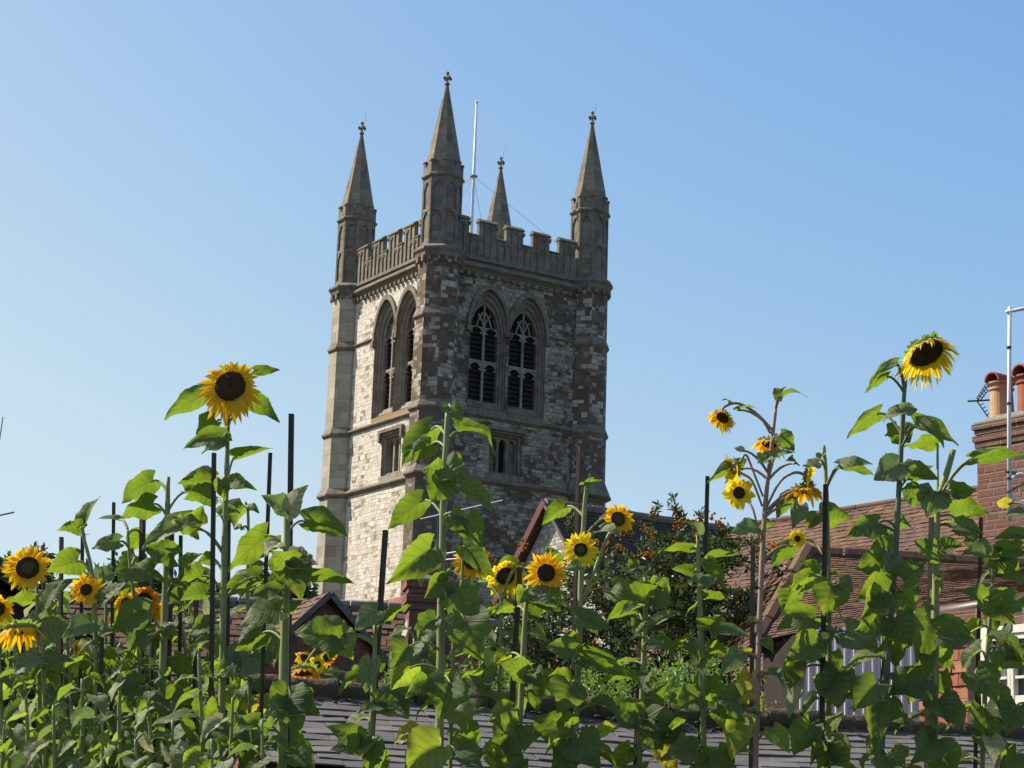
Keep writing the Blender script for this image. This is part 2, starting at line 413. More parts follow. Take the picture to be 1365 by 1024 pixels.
def foliage_mat(name, A, B, trans, tf=.25, rough=.5):
    g = G(name)
    r = g.n('ShaderNodeNewGeometry').outputs['Random Per Island']
    o = g.obj()
    c = g.mix(r, A, B)
    c = g.mix(.5, c, g.mix(g.noise(o, 1.4, 3.0), (.5, .55, .5), (1.4, 1.35, 1.2)), 'MULTIPLY')
    g.done(c, rough, .35 if rough < .8 else .05)
    tr = g.n('ShaderNodeBsdfTranslucent'); g.put(tr.inputs['Color'], trans)
    mx = g.n('ShaderNodeMixShader', {0: tf})
    g.L.new(g.bsdf.outputs[0], mx.inputs[1]); g.L.new(tr.outputs[0], mx.inputs[2]); g.L.new(mx.outputs[0], g.out.inputs['Surface'])
    return g.mat
M['firethorn_leaf'] = foliage_mat('firethorn_leaf', (.028, .042, .017), (.075, .095, .034), (.14, .20, .03), .2, .4)
M['berry'] = foliage_mat('orange_berry', (.30, .085, .008), (.38, .15, .014), (.5, .2, .02), .0, .9)
M['tree_leaf'] = foliage_mat('tree_leaf', (.035, .055, .02), (.07, .095, .03), (.16, .26, .03), .25)
M['weed_leaf'] = foliage_mat('weed_leaf', (.065, .12, .025), (.12, .19, .045), (.25, .45, .03), .3)
M['dry_weed'] = foliage_mat('dry_weed_leaf', (.30, .28, .06), (.20, .22, .05), (.5, .45, .05), .3)
M['hedge_leaf'] = foliage_mat('hedge_leaf', (.022, .036, .014), (.05, .075, .024), (.12, .2, .02), .2)

# ------------------------------------------------------------------ ground
g_ = MB(); g_.add([(-300, -60, 0), (300, -60, 0), (300, 700, 0), (-300, 700, 0)], [(0, 1, 2, 3)])
tag(g_.build('ground', M['soil']), kind='structure')

# ------------------------------------------------------------------ church tower
YAW, S, D = 0.56837, 7.4, 3.95
Zc = 1.6
near = Vector((-3.12067, 76.31949, 0))
_ex = Vector((math.cos(YAW), math.sin(YAW), 0)); _ey = Vector((-math.sin(YAW), math.cos(YAW), 0))
ctr = near + (_ex + _ey) * (S / 2)
tower = tag(empty('church_tower', ctr, YAW), 'tall square church tower of chalk and brown stone with battlements and four corner spires', 'church tower')
s0, s1, s2, s3, crown_z, tip_z = [z + Zc for z in (23.14, 20.45, 16.65, 14.0, 26.26, 30.5)]
PAR = s0 - 0.2                                             # foot of the parapet
def face_m(which):
    """local frame of a tower face: x along it, y into the wall, z up; +y points inwards"""
    if which == 'R': return Matrix(((1, 0, 0, 0), (0, 1, 0, -D), (0, 0, 1, 0), (0, 0, 0, 1)))
    if which == 'L': return Matrix(((0, 1, 0, -D), (1, 0, 0, 0), (0, 0, 1, 0), (0, 0, 0, 1)))
    if which == 'B': return Matrix(((-1, 0, 0, 0), (0, -1, 0, D), (0, 0, 1, 0), (0, 0, 0, 1)))
    return Matrix(((0, -1, 0, D), (1, 0, 0, 0), (0, 0, 1, 0), (0, 0, 0, 1)))
def arch(cx, hw, z0, zs, rise, n=9):
    """pointed arch outline, counter-clockwise from the bottom left"""
    pts = [(cx - hw, z0), (cx + hw, z0)]
    for i in range(n + 1):
        t = i / n; a = t * math.pi / 2 * .92
        x = hw * (1 - (1 - math.cos(a)) / (1 - math.cos(math.pi / 2 * .92))); z = zs + rise * math.sin(a) / math.sin(math.pi / 2 * .92)
        pts.append((cx + x, z))
    for i in range(n - 1, -1, -1):
        t = i / n; a = t * math.pi / 2 * .92
        x = hw * (1 - (1 - math.cos(a)) / (1 - math.cos(math.pi / 2 * .92))); z = zs + rise * math.sin(a) / math.sin(math.pi / 2 * .92)
        pts.append((cx - x, z))
    return pts
def holed(mb, outer, holes, y, Mx, mi=0, flip=False):
    loops = [[Vector((x, z, 0)) for x, z in outer]] + [[Vector((x, z, 0)) for x, z in h] for h in holes]
    flat = [q for l in loops for q in l]
    tris = tessellate_polygon(loops)
    fs = []
    for a, b, c in tris:
        n = (flat[b] - flat[a]).cross(flat[c] - flat[a]).z
        if abs(n) < 1e-9: continue
        fs.append((a, b, c) if (n > 0) != flip else (a, c, b))
    mb.add([Mx @ Vector((q.x, y, q.y)) for q in flat], fs, mi)
def band(mb, inner, outer, yi, yo, Mx, mi=0, closed=True):
    """strip between two outlines with the same number of points, at depths yi and yo"""
    n = len(inner)
    vs = [Mx @ Vector((x, yi, z)) for x, z in inner] + [Mx @ Vector((x, yo, z)) for x, z in outer]
    fs = [(i, (i + 1) % n, n + (i + 1) % n, n + i) for i in range(n if closed else n - 1)]
    mb.add(vs, fs, mi)

WIN = {'R': ((-1.40, 0.52), -0.36), 'L': ((-1.80, 0.06), -0.86)}
for which in 'RLBF':
    Mx = face_m(which)
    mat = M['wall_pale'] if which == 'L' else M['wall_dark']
    wall = MB()
    outer = [(-S / 2, 0), (S / 2, 0), (S / 2, s0), (-S / 2, s0)]
    holes = []
    if which in WIN:
        cs, sm = WIN[which]
        for cx in cs: holes.append(arch(cx, .90, s2 + .28, 20.2 + Zc, 1.72))
        holes.append([(sm - .78, s3 + .34), (sm + .78, s3 + .34), (sm + .78, s2 - .62), (sm - .78, s2 - .62)])
    holed(wall, outer, holes, 0, Mx)
    o = wall.build('wall', mat, tower)
    if which not in WIN: continue
    flipn = which == 'L'
    for cx in cs:
        # splayed jambs, hood mould
        a0 = arch(cx, .90, s2 + .28, 20.2 + Zc, 1.72); a1 = arch(cx, .84, s2 + .34, 20.16 + Zc, 1.60)
        a2 = arch(cx, .75, s2 + .50, 20.12 + Zc, 1.43); a3 = arch(cx, .67, s2 + .64, 20.08 + Zc, 1.27)
        sur = MB()
        band(sur, a0, a0, -.03, .06, Mx); band(sur, a0, a1, .06, .09, Mx); band(sur, a1, a1, .09, .16, Mx)
        band(sur, a1, a2, .16, .20, Mx); band(sur, a2, a2, .20, .27, Mx); band(sur, a2, a3, .27, .31, Mx); band(sur, a3, a3, .31, .56, Mx)
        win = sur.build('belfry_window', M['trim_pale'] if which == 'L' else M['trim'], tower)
        hd = MB()
        h0 = arch(cx, .91, 20.2 + Zc, 20.2 + Zc, 1.74)[1:]; h1 = arch(cx, 1.05, 20.2 + Zc, 20.2 + Zc, 1.98)[1:]
        h0.append((cx - .91, 20.2 + Zc)); h1.append((cx - 1.05, 20.2 + Zc))
        band(hd, h0, h1, -.10, -.10, Mx, closed=False); band(hd, h1, h1, -.10, .02, Mx, closed=False); band(hd, h0, h0, -.10, .02, Mx, closed=False)
        for sx in (-1, 1): hd.box(cx + sx * .98 - .12, cx + sx * .98 + .12, -.16, 0, 20.05 + Zc, 20.28 + Zc, 0, Mx)
        hd.build('hood_mould', M['trim'], win)
        tr = MB()
        yb0, yb1 = .32, .41
        def bar(x0, x1, z0, z1): tr.box(x0, x1, yb0, yb1, z0, z1, 0, Mx)
        bar(cx - .05, cx + .05, s2 + .64, 20.45 + Zc)
        ztr = 18.95 + Zc
        bar(cx - .67, cx - .05, ztr - .06, ztr + .06); bar(cx + .05, cx + .67, ztr - .06, ztr + .06)
        for lx in (-.36, .36):                                  # cusped heads of the lights
            for zt in (ztr - .06, 20.42 + Zc):
                hw = .31
                a = arch(cx + lx, hw, zt - .42, zt - .36, .34, 6); b = [(x, zt + .001 if z > zt - .36 else z) for x, z in a]
                a = a[1:] + a[:1]; b = b[1:] + b[:1]
                n = len(a)
                vs = [Mx @ Vector((x, yb0 + .02, z)) for x, z in a] + [Mx @ Vector((x, yb0 + .02, z)) for x, z in b]
                tr.add(vs, [(i, i + 1, n + i + 1, n + i) for i in range(n - 2)])
                for sx in (-1, 1):
                    tr.box(cx + lx + sx * .245 - .06, cx + lx + sx * .245 + .06, yb0 + .021, yb1, zt - .30, zt - .22, 0, Mx)
            # Y tracery
            q = [(cx, 20.42 + Zc), (cx + lx * .35, 20.72 + Zc), (cx + lx * .8, 20.95 + Zc)]
            tr.tube([Mx @ Vector((x, .365, z)) for x, z in q], .045, 4)
            tr.tube([Mx @ Vector((cx + lx, .365, 20.40 + Zc)), Mx @ Vector((cx + lx * .75, .365, 20.72 + Zc)), Mx @ Vector((cx + lx * .2, .365, 21.05 + Zc))], .04, 4)
        bar(cx - .035, cx + .035, 20.45 + Zc, 21.32 + Zc)
        tr.build('tracery', M['trim_pale'], win)
        lv = MB()
        z = s2 + .68
        while z < 21.0 + Zc:
            hw = .65 if z < 20.0 + Zc else .65 * max(0.0, 1 - ((z - 20.0 - Zc) / 1.25) ** 1.6)
            if hw > .05:
                lv.add([Mx @ Vector(q) for q in ((cx - hw, .43, z), (cx + hw, .43, z), (cx + hw, .54, z + .17), (cx - hw, .54, z + .17))], [(0, 1, 2, 3)])
                lv.add([Mx @ Vector(q) for q in ((cx - hw, .43, z), (cx + hw, .43, z), (cx + hw, .43, z - .03), (cx - hw, .43, z - .03))], [(0, 1, 2, 3)])
            z += .2
        bk = MB(); holed(bk, a3, [], .56, Mx)
        lv.build('louvre', M['louvre'], win); bk.build('dark_interior', M['void'], win)
    # sloping sill under the pair
    sl_ = MB()
    x0, x1 = cs[0] - .9, cs[1] + .9
    sl_.add([Mx @ Vector(q) for q in ((x0, -.02, s2 + .06), (x1, -.02, s2 + .06), (x1, -.02, s2 + .27), (x0, -.02, s2 + .27))], [(0, 1, 2, 3)])
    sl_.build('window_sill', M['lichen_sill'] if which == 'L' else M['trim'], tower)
    # three-light window with a square label
    sw = MB()
    z0, z1 = s3 + .34, s2 - .62
    o4 = lambda k: [(sm - .78 + k, z0 + k), (sm + .78 - k, z0 + k), (sm + .78 - k, z1 - k), (sm - .78 + k, z1 - k)]
    band(sw, o4(0), o4(0), -.02, .10, Mx); band(sw, o4(0), o4(.09), .10, .14, Mx); band(sw, o4(.09), o4(.09), .14, .26, Mx)
    lights = [arch(sm + k * .46, .17, z0 + .12, z1 - .48, .30, 5) for k in (-1, 0, 1)]
    holed(sw, o4(.09), lights, .26, Mx)
    for l in lights: band(sw, l, l, .26, .42, Mx)
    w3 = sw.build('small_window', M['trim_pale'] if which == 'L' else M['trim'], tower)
    bk = MB()
    for k, l in enumerate(lights):
        holed(bk, l, [], .42, Mx, 1 if k == 1 else 0)
    bk.build('blocked_light', [M['trim'], M['void']], w3)
    lb = MB()
    lb.box(sm - .98, sm + .98, -.13, 0, z1 + .1, z1 + .24, 0, Mx)
    for sx in (-1, 1): lb.box(sm + sx * .91 - .07, sm + sx * .91 + .07, -.13, 0, z1 - .28, z1 + .1, 0, Mx)
    lb.build('label_mould', M['trim'], w3)
    fl = MB(); fl.box(sm - .95, sm + .95, -.012, .02, s3 + .05, s3 + .335, 0, Mx); fl.box(sm - .8, sm + .8, -.012, .02, z1 + .001, z1 + .09, 0, Mx)
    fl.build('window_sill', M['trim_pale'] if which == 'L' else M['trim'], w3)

def moulding(mb, x0, x1, z, dep, hgt, Mx):
    """string course: sloped top, undercut below"""
    pr = [(0.05, z - hgt), (-dep * .35, z - hgt * .55), (-dep, z - hgt * .25), (-dep, z), (0.05, z + hgt * .7)]
    vs = [Mx @ Vector((x, y, zz)) for x in (x0, x1) for y, zz in pr]
    n = len(pr)
    mb.add(vs, [(i, n + i, n + i + 1, i + 1) for i in range(n - 1)])
for which in 'RLBF':
    Mx = face_m(which)
    sc = MB()
    segs = [(-S / 2, S / 2, s2, .14, .2), (-S / 2, S / 2, s3, .16, .24)]
    if which in WIN:
        cs, sm = WIN[which]
        segs.append((cs[1] + 1.08, S / 2, s1, .10, .14))
        if cs[0] - 1.1 > -S / 2 + .8: segs.append((-S / 2, cs[0] - 1.08, s1, .10, .14))
    for sg in segs:
        sc = MB(); moulding(sc, *sg, Mx); sc.build('string_course', M['trim'], tower)
    # parapet
    pp = MB()
    moulding(pp, -S / 2, S / 2, PAR - .1, .24, .34, Mx)
    for k in range(-9, 10):                                           # bosses in the hollow under the string
        pp.box(k * .36 - .07, k * .36 + .07, -.16, 0, PAR - .56, PAR - .42, 0, Mx)
    ct = 24.1 + Zc; mt = 24.72 + Zc
    pp.box(-S / 2, S / 2, -.06, .28, PAR + .08, ct, 0, Mx)
    off = -.30
    mer = [(off + k * 1.33 - .42, off + k * 1.33 + .42) for k in range(-2, 4)]
    mer = [(max(a, -3.25), min(b, 3.25)) for a, b in mer if b > -3.2 and a < 3.2]
    for a, b in mer:
        pp.box(a, b, -.06, .13, ct, mt, 0, Mx)
        pp.add([Mx @ Vector(q) for x in (a - .03, b + .03) for q in ((x, -.13, mt), (x, -.13, mt + .06), (x, .04, mt + .19), (x, .20, mt + .06), (x, .20, mt))],
               [(0, 5, 6, 1), (1, 6, 7, 2), (2, 7, 8, 3), (3, 8, 9, 4), (4, 9, 5, 0), (0, 1, 2, 3, 4), (9, 8, 7, 6, 5)])
    cr = [(mer[i][1], mer[i + 1][0]) for i in range(len(mer) - 1)]
    for a, b in cr:
        pp.add([Mx @ Vector(q) for x in (a + .03, b - .03) for q in ((x, -.12, ct + .003), (x, -.12, ct + .05), (x, .11, ct + .15), (x, .33, ct + .05), (x, .33, ct + .003))],
               [(0, 5, 6, 1), (1, 6, 7, 2), (2, 7, 8, 3), (3, 8, 9, 4), (0, 1, 2, 3, 4), (9, 8, 7, 6, 5)])
    rb = MB()
    x = -3.1
    while x < 3.15:                                                   # blind panelling
        inm = any(a <= x <= b for a, b in mer)
        rb.box(x - .035, x + .035, -.11, -.062, PAR + .26, (mt if inm else ct) - .03, 0, Mx)
        top = (mt if inm else ct) - .03
        rb.box(x + .035, x + .298, -.095, -.062, top - .10, top - .02, 0, Mx)
        for sx in (0.05, .22): rb.box(x + sx, x + sx + .06, -.095, -.062, top - .2, top - .10, 0, Mx)
        x += .333
    rb.box(-3.2, 3.2, -.15, -.062, PAR + .12, PAR + .25, 0, Mx)
    po = pp.build('parapet', M['grey_ashlar'], tower)
    rb.build('blind_panelling', M['trim'], po)
rf = MB(); rf.box(-D + .3, D - .3, -D + .3, D - .3, s0 - .3, s0 - .05)
rf.build('lead_roof', M['wire'], tower)

CORN = {'near': (-1, -1), 'left': (-1, 1), 'right': (1, -1), 'back': (1, 1)}
A8 = R(22.5)
for nm, (sx, sy) in CORN.items():
    cx, cy = sx * S / 2, sy * S / 2
    body = MB()
    k = 1 / math.cos(R(22.5))
    r0, r1_, r2_, r3_ = .80, .83, .865, .90
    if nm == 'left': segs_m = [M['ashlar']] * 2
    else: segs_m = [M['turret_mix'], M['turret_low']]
    body.rings(cx, cy, [(r3_ * k, 0), (r3_ * k, s3 - .12)], 8, A8, 1)
    body.rings(cx, cy, [(r2_ * k, s3 - .12), (r2_ * k, s2 - .1)], 8, A8, 1)
    body.rings(cx, cy, [(r1_ * k, s2 - .1), (r1_ * k, s1 - .1)], 8, A8, 0)
    body.rings(cx, cy, [(r0 * k, s1 - .1), (r0 * k, s0)], 8, A8, 0)
    t = body.build('turret', segs_m, tower)
    st = MB()
    for z, ra, rb_, pj in ((s3, r3_, r2_, .13), (s2, r2_, r1_, .09), (s1, r1_, r0, .08)):
        if nm == 'right' and z == s3: pj = .22
        st = MB(); st.rings(cx, cy, [((ra - .02) * k, z - .26), ((ra + pj) * k, z - .12), ((ra + pj) * k, z - .05), ((rb_ + .01) * k, z + (.55 if pj > .2 else .22))], 8, A8); st.build('string_course', M['trim'], t)
    st = MB()
    st.rings(cx, cy, [((r0 - .02) * k, s0 - .45), ((r0 + .10) * k, s0 - .30), ((r0 + .13) * k, s0 - .18), ((r0 + .21) * k, s0 - .06), ((r0 + .21) * k, s0 + .02), (.74 * k, s0 + .22)], 8, A8)
    for q in range(8):                                                # little corbels under the string
        a = q * R(45)
        Mz = Matrix.Translation((cx, cy, 0)) @ Matrix.Rotation(a, 4, 'Z')
        for yy in (-.2, .2): st.box(r0 + .001, r0 + .15, yy - .07, yy + .07, s0 - .55, s0 - .32, 0, Mz)
    st.build('corbel_string', M['trim'], t)
    up = MB()
    ru = .69
    up.rings(cx, cy, [(ru * k, s0 + .05), (ru * k, crown_z + .05)], 8, A8)
    u2 = MB()
    zmid = (s0 + crown_z) / 2 + .12
    for q in range(8):
        a = q * R(45) + A8
        px_, py_ = cx + (ru * k + .0) * math.cos(a), cy + (ru * k) * math.sin(a)
        u2.tube([(px_, py_, s0 + .2), (px_, py_, crown_z)], .085, 6)
        Mz = Matrix.Translation((cx, cy, 0)) @ Matrix.Rotation(q * R(45), 4, 'Z')
        hw = ru * math.tan(R(22.5))
        for z, hh in ((zmid, .07), (crown_z - .14, .12), (s0 + .26, .08)): u2.box(ru - .02, ru + .06, -hw, hw, z - hh, z + hh, 0, Mz)
        for z in (zmid - .07, crown_z - .26):
            for sy_ in (-1, 1):
                u2.add([Mz @ Vector(p) for p in ((ru + .05, sy_ * hw, z), (ru + .05, sy_ * .02, z), (ru + .05, sy_ * .12, z - .08), (ru + .05, sy_ * (hw - .07), z - .28), (ru + .05, sy_ * hw, z - .28))],
                       [(0, 1, 2, 3, 4)])
    upo = up.build('upper_turret', M['grey_ashlar'], tower)
    u2.build('blind_panelling', M['trim'], upo)
    cw = MB()
    cw.rings(cx, cy, [((ru - .02) * k, crown_z - .16), ((ru + .15) * k, crown_z + .0), ((ru + .15) * k, crown_z + .07), ((ru + .08) * k, crown_z + .13), ((ru + .08) * k, crown_z + .42)], 8, A8)
    for q in range(8):
        Mz = Matrix.Translation((cx, cy, 0)) @ Matrix.Rotation(q * R(45) + A8, 4, 'Z')
        rr = (ru + .08) * k
        w_ = .17
        for sgn in (-1, 1):                                           # merlon wraps the corner
            Mq = Matrix.Translation((cx, cy, 0)) @ Matrix.Rotation(q * R(45) + A8 + sgn * A8, 4, 'Z')
            yy = -sgn * (ru + .08) * math.tan(A8)
            y0_, y1_ = sorted((yy, yy + sgn * w_))
            cw.box(ru - .04, ru + .08, y0_, y1_, crown_z + .42, crown_z + .62, 0, Mq)
            cw.box(ru - .06, ru + .11, y0_, y1_, crown_z + .621, crown_z + .69, 0, Mq)
    cw.build('crown', M['trim'], tower)
    sp = MB()
    sp.rings(cx, cy, [((ru + .055) * k, crown_z + .35), (.055 * k, tip_z - .05)], 8, A8)
    spo = sp.build('spire', M['grey_ashlar'], tower)
    fi = MB()
    fi.rings(cx, cy, [(.06, tip_z - .1), (.11, tip_z - .04), (.11, tip_z + .01), (.05, tip_z + .05), (.05, tip_z + .22)], 8, A8)
    zc_ = tip_z + .24
    for ax in (0, 1):
        for dx, dz in ((-.2, .0), (.2, .0)) + (((0, .30),) if ax == 0 else ()):
            v_ = Vector((dx, 0, dz)) if ax == 0 else Vector((0, dx, dz))
            p0 = Vector((cx, cy, zc_)); p1 = p0 + v_
            fi.tube([p0, p0.lerp(p1, .5), p0.lerp(p1, .72), p0.lerp(p1, .9), p1], [.045, .04, .075, .07, .03], 6)
    fi.build('finial', M['trim'], spo)
    if nm != 'near':
        lr = MB(); lr.tube([(cx + .12, cy, tip_z + .1), (cx + .14, cy, tip_z + 1.0)], .012, 4); lr.build('lightning_rod', M['wire'], spo)

# flagpole on the tower roof
fp = tag(empty('flagpole', ctr + Vector((0, 0, s0 - .05))), 'white flagpole with stay wires on the church tower roof', 'flagpole')
pm = MB(); hz = 31.7 + Zc - s0
pm.tube([(0, 0, 0), (0, 0, hz * .55), (0, 0, hz)], [.075, .065, .045], 10)
pm.rings(0, 0, [(.03, hz), (.07, hz + .03), (.07, hz + .1), (.02, hz + .14)], 8)
pm.build('pole', M['white_paint'], fp, smooth=True)
cl = MB(); cl.rings(0, 0, [(.17, hz * .6), (.17, hz * .6 + .06)], 10); cl.build('collar', M['wire'], fp)
for nm, (sx, sy) in CORN.items():
    d_ = _ex * (sx * (S / 2 - .7)) + _ey * (sy * (S / 2 - .7))
    wm = MB(); wm.tube([(0, 0, hz * .6 + .03), (d_.x, d_.y, 1.6)], .010, 4); wm.build('stay_wire', M['wire'], fp)

# ------------------------------------------------------------------ roofs of separate tiles
def bil(q, u, v):
    a = q[0].lerp(q[1], u); b = q[3].lerp(q[2], u)
    return a.lerp(b, v)
def tiled(name, q, tw, ex, th, mat, parent, jit=.25, seed=1, gap=.004, crook=0.0, missing=0.0):
    """tiles laid in courses on the quad q = eave left, eave right, ridge right, ridge left; every tile a small slab"""
    r = random.Random(seed)
    mb = MB()
    q = [Vector(p) for p in q]
    n = (q[1] - q[0]).cross(q[3] - q[0]).normalized()
    def sag(p):
        k = Vector((p.x * .55, p.y * .55, p.z * .8 + seed))
        return p + n * (.035 * mnoise.noise(k) + .012 * mnoise.noise(k * 4.1))
    hl = ((q[3] - q[0]).length + (q[2] - q[1]).length) / 2
    rows = max(1, int(round(hl / ex)))
    # bedding under the tiles
    mb.add([p - n * .07 for p in q], [(0, 1, 2, 3)])
    for i in range(rows):
        v0 = i / rows; v1 = min(1.0, (i + 1.35) / rows)
        L0, R0_ = bil(q, 0, v0), bil(q, 1, v0)
        L1, R1_ = bil(q, 0, v1), bil(q, 1, v1)
        w = (R0_ - L0).length
        cnt = w / tw
        if cnt < .3: continue
        x = -(.5 if i % 2 else 0.0) + r.uniform(-.06, .06)
        while x < cnt:
            a, b = max(0, x) / cnt, min(cnt, x + 1) / cnt
            x += 1
            if b - a < .15 / cnt: continue
            if r.random() < missing: continue
            g_ = gap / max(w, .01)
            a += g_; b -= g_
            l0, r0_, l1, r1_ = sag(L0.lerp(R0_, a)), sag(L0.lerp(R0_, b)), sag(L1.lerp(R1_, a)), sag(L1.lerp(R1_, b))
            up = n * (th * (1 + r.uniform(-jit, jit)))
            up2 = n * (th * (1 + r.uniform(-jit, jit)))
            lo = n * (th * .35)
            sl_ = (l1 - l0).normalized() * (r.gauss(0, crook))
            l0, r0_ = l0 + sl_, r0_ + sl_ + (l1 - l0).normalized() * r.gauss(0, crook * .6)
            b0 = [l0 + up, r0_ + up2, r1_ + lo * .2, l1 + lo * .2, l0 + up - n * th * .95, r0_ + up2 - n * th * .95]
            mb.add(b0, [(0, 1, 2, 3), (4, 5, 1, 0), (4, 0, 3), (1, 5, 2)])
    return mb.build(name, mat, parent)
def ridge_tiles(name, p0, p1, rad, ln, mat, parent, seed=3, n=8, wob=.1):
    r = random.Random(seed); mb = MB()
    p0, p1 = Vector(p0), Vector(p1)
    L = (p1 - p0).length; k = max(1, int(L / ln)); d = (p1 - p0) / k
    for i in range(k):
        j = Vector((r.uniform(-1, 1), r.uniform(-1, 1), r.uniform(-.5, .8))) * rad * wob
        a = p0 + d * i + j; b = p0 + d * (i + .97) + j
        mb.tube([a, a.lerp(b, .04), a.lerp(b, .9), b], [rad * .97, rad, rad * .98, rad * .95], n)
    return mb.build(name, mat, parent)
def slab(name, q, th, mat, parent):
    mb = MB(); q = [Vector(p) for p in q]
    n = (q[1] - q[0]).cross(q[3] - q[0]).normalized() * th
    mb.add([p for p in q] + [p - n for p in q], [(0, 1, 2, 3), (7, 6, 5, 4), (0, 4, 5, 1), (1, 5, 6, 2), (2, 6, 7, 3), (3, 7, 4, 0)])
    return mb.build(name, mat, parent)
def beam(name, a, b, w, h, mat, parent, up=Vector((0, 0, 1))):
    a, b = Vector(a), Vector(b)
    d = (b - a).normalized(); s = d.cross(up).normalized() * w / 2; u = s.cross(d).normalized() * h / 2
    mb = MB(); mb.add([p + x * s + y * u for p in (a, b) for x, y in ((-1, -1), (1, -1), (1, 1), (-1, 1))],
                      [(0, 1, 2, 3), (7, 6, 5, 4), (0, 4, 5, 1), (1, 5, 6, 2), (2, 6, 7, 3), (3, 7, 4, 0)])
    return mb.build(name, mat, parent)
def zat(p, z): return Vector((p.x, p.y, z))
def wallq(name, a, b, z0, z1, mat, parent, th=.2):
    """upright wall from a to b"""
    return slab(name, [zat(a, z0), zat(b, z0), zat(b, z1), zat(a, z1)], th, mat, parent)

# ------------------------------------------------------------------ slate-roofed outhouse in front
ra, rb2 = P(293, 916, 10.6), P(1480, 994, 12.3)
out = tag(empty('slate_outhouse', (ra.x, ra.y, 0)), 'low outhouse with grey slate roof and mossy red ridge behind the sunflower stems', 'outhouse')
def rel(o, *ps):
    return [Vector(p) - o.location for p in ps]
ud = (rb2 - ra); ud.z = 0; ud.normalize()
nd_ = Vector((ud.y, -ud.x, 0))                       # horizontal, towards the camera
DEP, SLP = 1.0, math.tan(R(23))
ea, eb = ra + nd_ * DEP - Vector((0, 0, DEP * SLP)), rb2 + nd_ * DEP - Vector((0, 0, DEP * SLP))
ba, bb = ra - nd_ * DEP - Vector((0, 0, DEP * SLP)), rb2 - nd_ * DEP - Vector((0, 0, DEP * SLP))
tiled('slate_roof', rel(out, ea, eb, rb2, ra), .24, .092, .0095, M['slate'], out, jit=.7, seed=4, gap=.002, crook=.004)
tiled('slate_roof', rel(out, bb, ba, ra, rb2), .60, .33, .014, M['slate'], out, seed=5)
rg = MB()
r_ = random.Random(5); k_ = 26
for i in range(k_):                                      # crooked half-round ridge tiles bedded in moss and mortar
    a, b = rel(out, ra.lerp(rb2, i / k_), ra.lerp(rb2, (i + .98) / k_))
    j = Vector((0, 0, r_.uniform(-.012, .012)))
    pts = [a.lerp(b, t) + j for t in (0, .05, .35, .65, .95, 1)]
    rg.tube(pts, [.085 * r_.uniform(.9, 1.08) for _ in pts], 9)
rgo = rg.build('ridge', M['ridge_moss'], out, smooth=True)
ms = MB()
for i in range(900):                                     # lumps of moss and broken mortar
    t = r_.random(); p = ra.lerp(rb2, t) + nd_ * r_.uniform(.05, .16) - Vector((0, 0, r_.uniform(.03, .10)))
    p = rel(out, p)[0]; s_ = r_.uniform(.006, .02)
    Mm = Matrix.Translation(p) @ Matrix.Diagonal((r_.uniform(.8, 2.2), r_.uniform(.7, 1.4), r_.uniform(.4, .8), 1))
    ms.rings(0, 0, [(s_ * .6, -s_ * .5), (s_ * r_.uniform(.7, 1.2), 0), (s_ * .5, s_ * .6)], 6, r_.random() * 6, M=Mm)
tag(ms.build('moss', M['ridge_moss'], rgo, smooth=True), kind='stuff')
wallq('wall', *rel(out, ea - nd_ * .12, eb - nd_ * .12), 0, ea.z - .06, M['wall_dark'], out)
wallq('wall', *rel(out, bb + nd_ * .12, ba + nd_ * .12), 0, ea.z - .06, M['flint'], out)
gb = MB(); w_ = rel(out, ea - nd_ * .12, ba + nd_ * .12, ra)
gb.add([zat(w_[0], 0), zat(w_[1], 0), zat(w_[1], ea.z - .02), w_[2] - Vector((0, 0, .09)), zat(w_[0], ea.z - .02)], [(4, 3, 2, 1, 0)])
gb.build('gable_wall', M['brick_dark'], out)

# ------------------------------------------------------------------ long tiled cottage on the left
c0, c1 = P(18, 792, 22.4), P(568, 812, 22.4)
cot = tag(empty('tiled_cottage', (c0.x, c0.y, 0)), 'long low cottage with brown tiled roof, small brick gable and grey ridge, below the tower', 'cottage')
zr = (c0.z + c1.z) / 2; c0.z = c1.z = zr
dp = 2.1; ze = zr - dp * .95
q_ = [Vector((c0.x, c0.y - dp, ze)), Vector((c1.x, c1.y - dp, ze)), c1, c0]
tiled('roof', rel(cot, *q_), .17, .105, .014, M['tile_brown'], cot, jit=.8, seed=11, crook=.004)
tiled('roof', rel(cot, Vector((c1.x, c1.y + dp, ze)), Vector((c0.x, c0.y + dp, ze)), c0, c1), .4, .2, .014, M['tile_brown'], cot, seed=12)
ridge_tiles('ridge', *rel(cot, c0, c1), .065, .42, M['ridge_grey'], cot)
wallq('wall', *rel(cot, Vector((c0.x, c0.y - dp + .25, 0)), Vector((c1.x, c1.y - dp + .25, 0))), 0, ze, M['brick_dark'], cot)
wallq('wall', *rel(cot, Vector((c1.x, c1.y + dp - .25, 0)), Vector((c0.x, c0.y + dp - .25, 0))), 0, ze, M['brick_dark'], cot)
for cc, s_ in ((c0, -1), (c1, 1)):
    gb = MB(); x = cc.x - s_ * .1 - cot.location.x; y0, y1 = cc.y - dp + .25 - cot.location.y, cc.y + dp - .25 - cot.location.y
    pts = [(x, y0, 0), (x, y1, 0), (x, y1, ze), (x, (y0 + y1) / 2, zr - .12), (x, y0, ze)]
    gb.add(pts, [(0, 1, 2, 3, 4)]); gb.build('gable_wall', M['brick_dark'], cot)
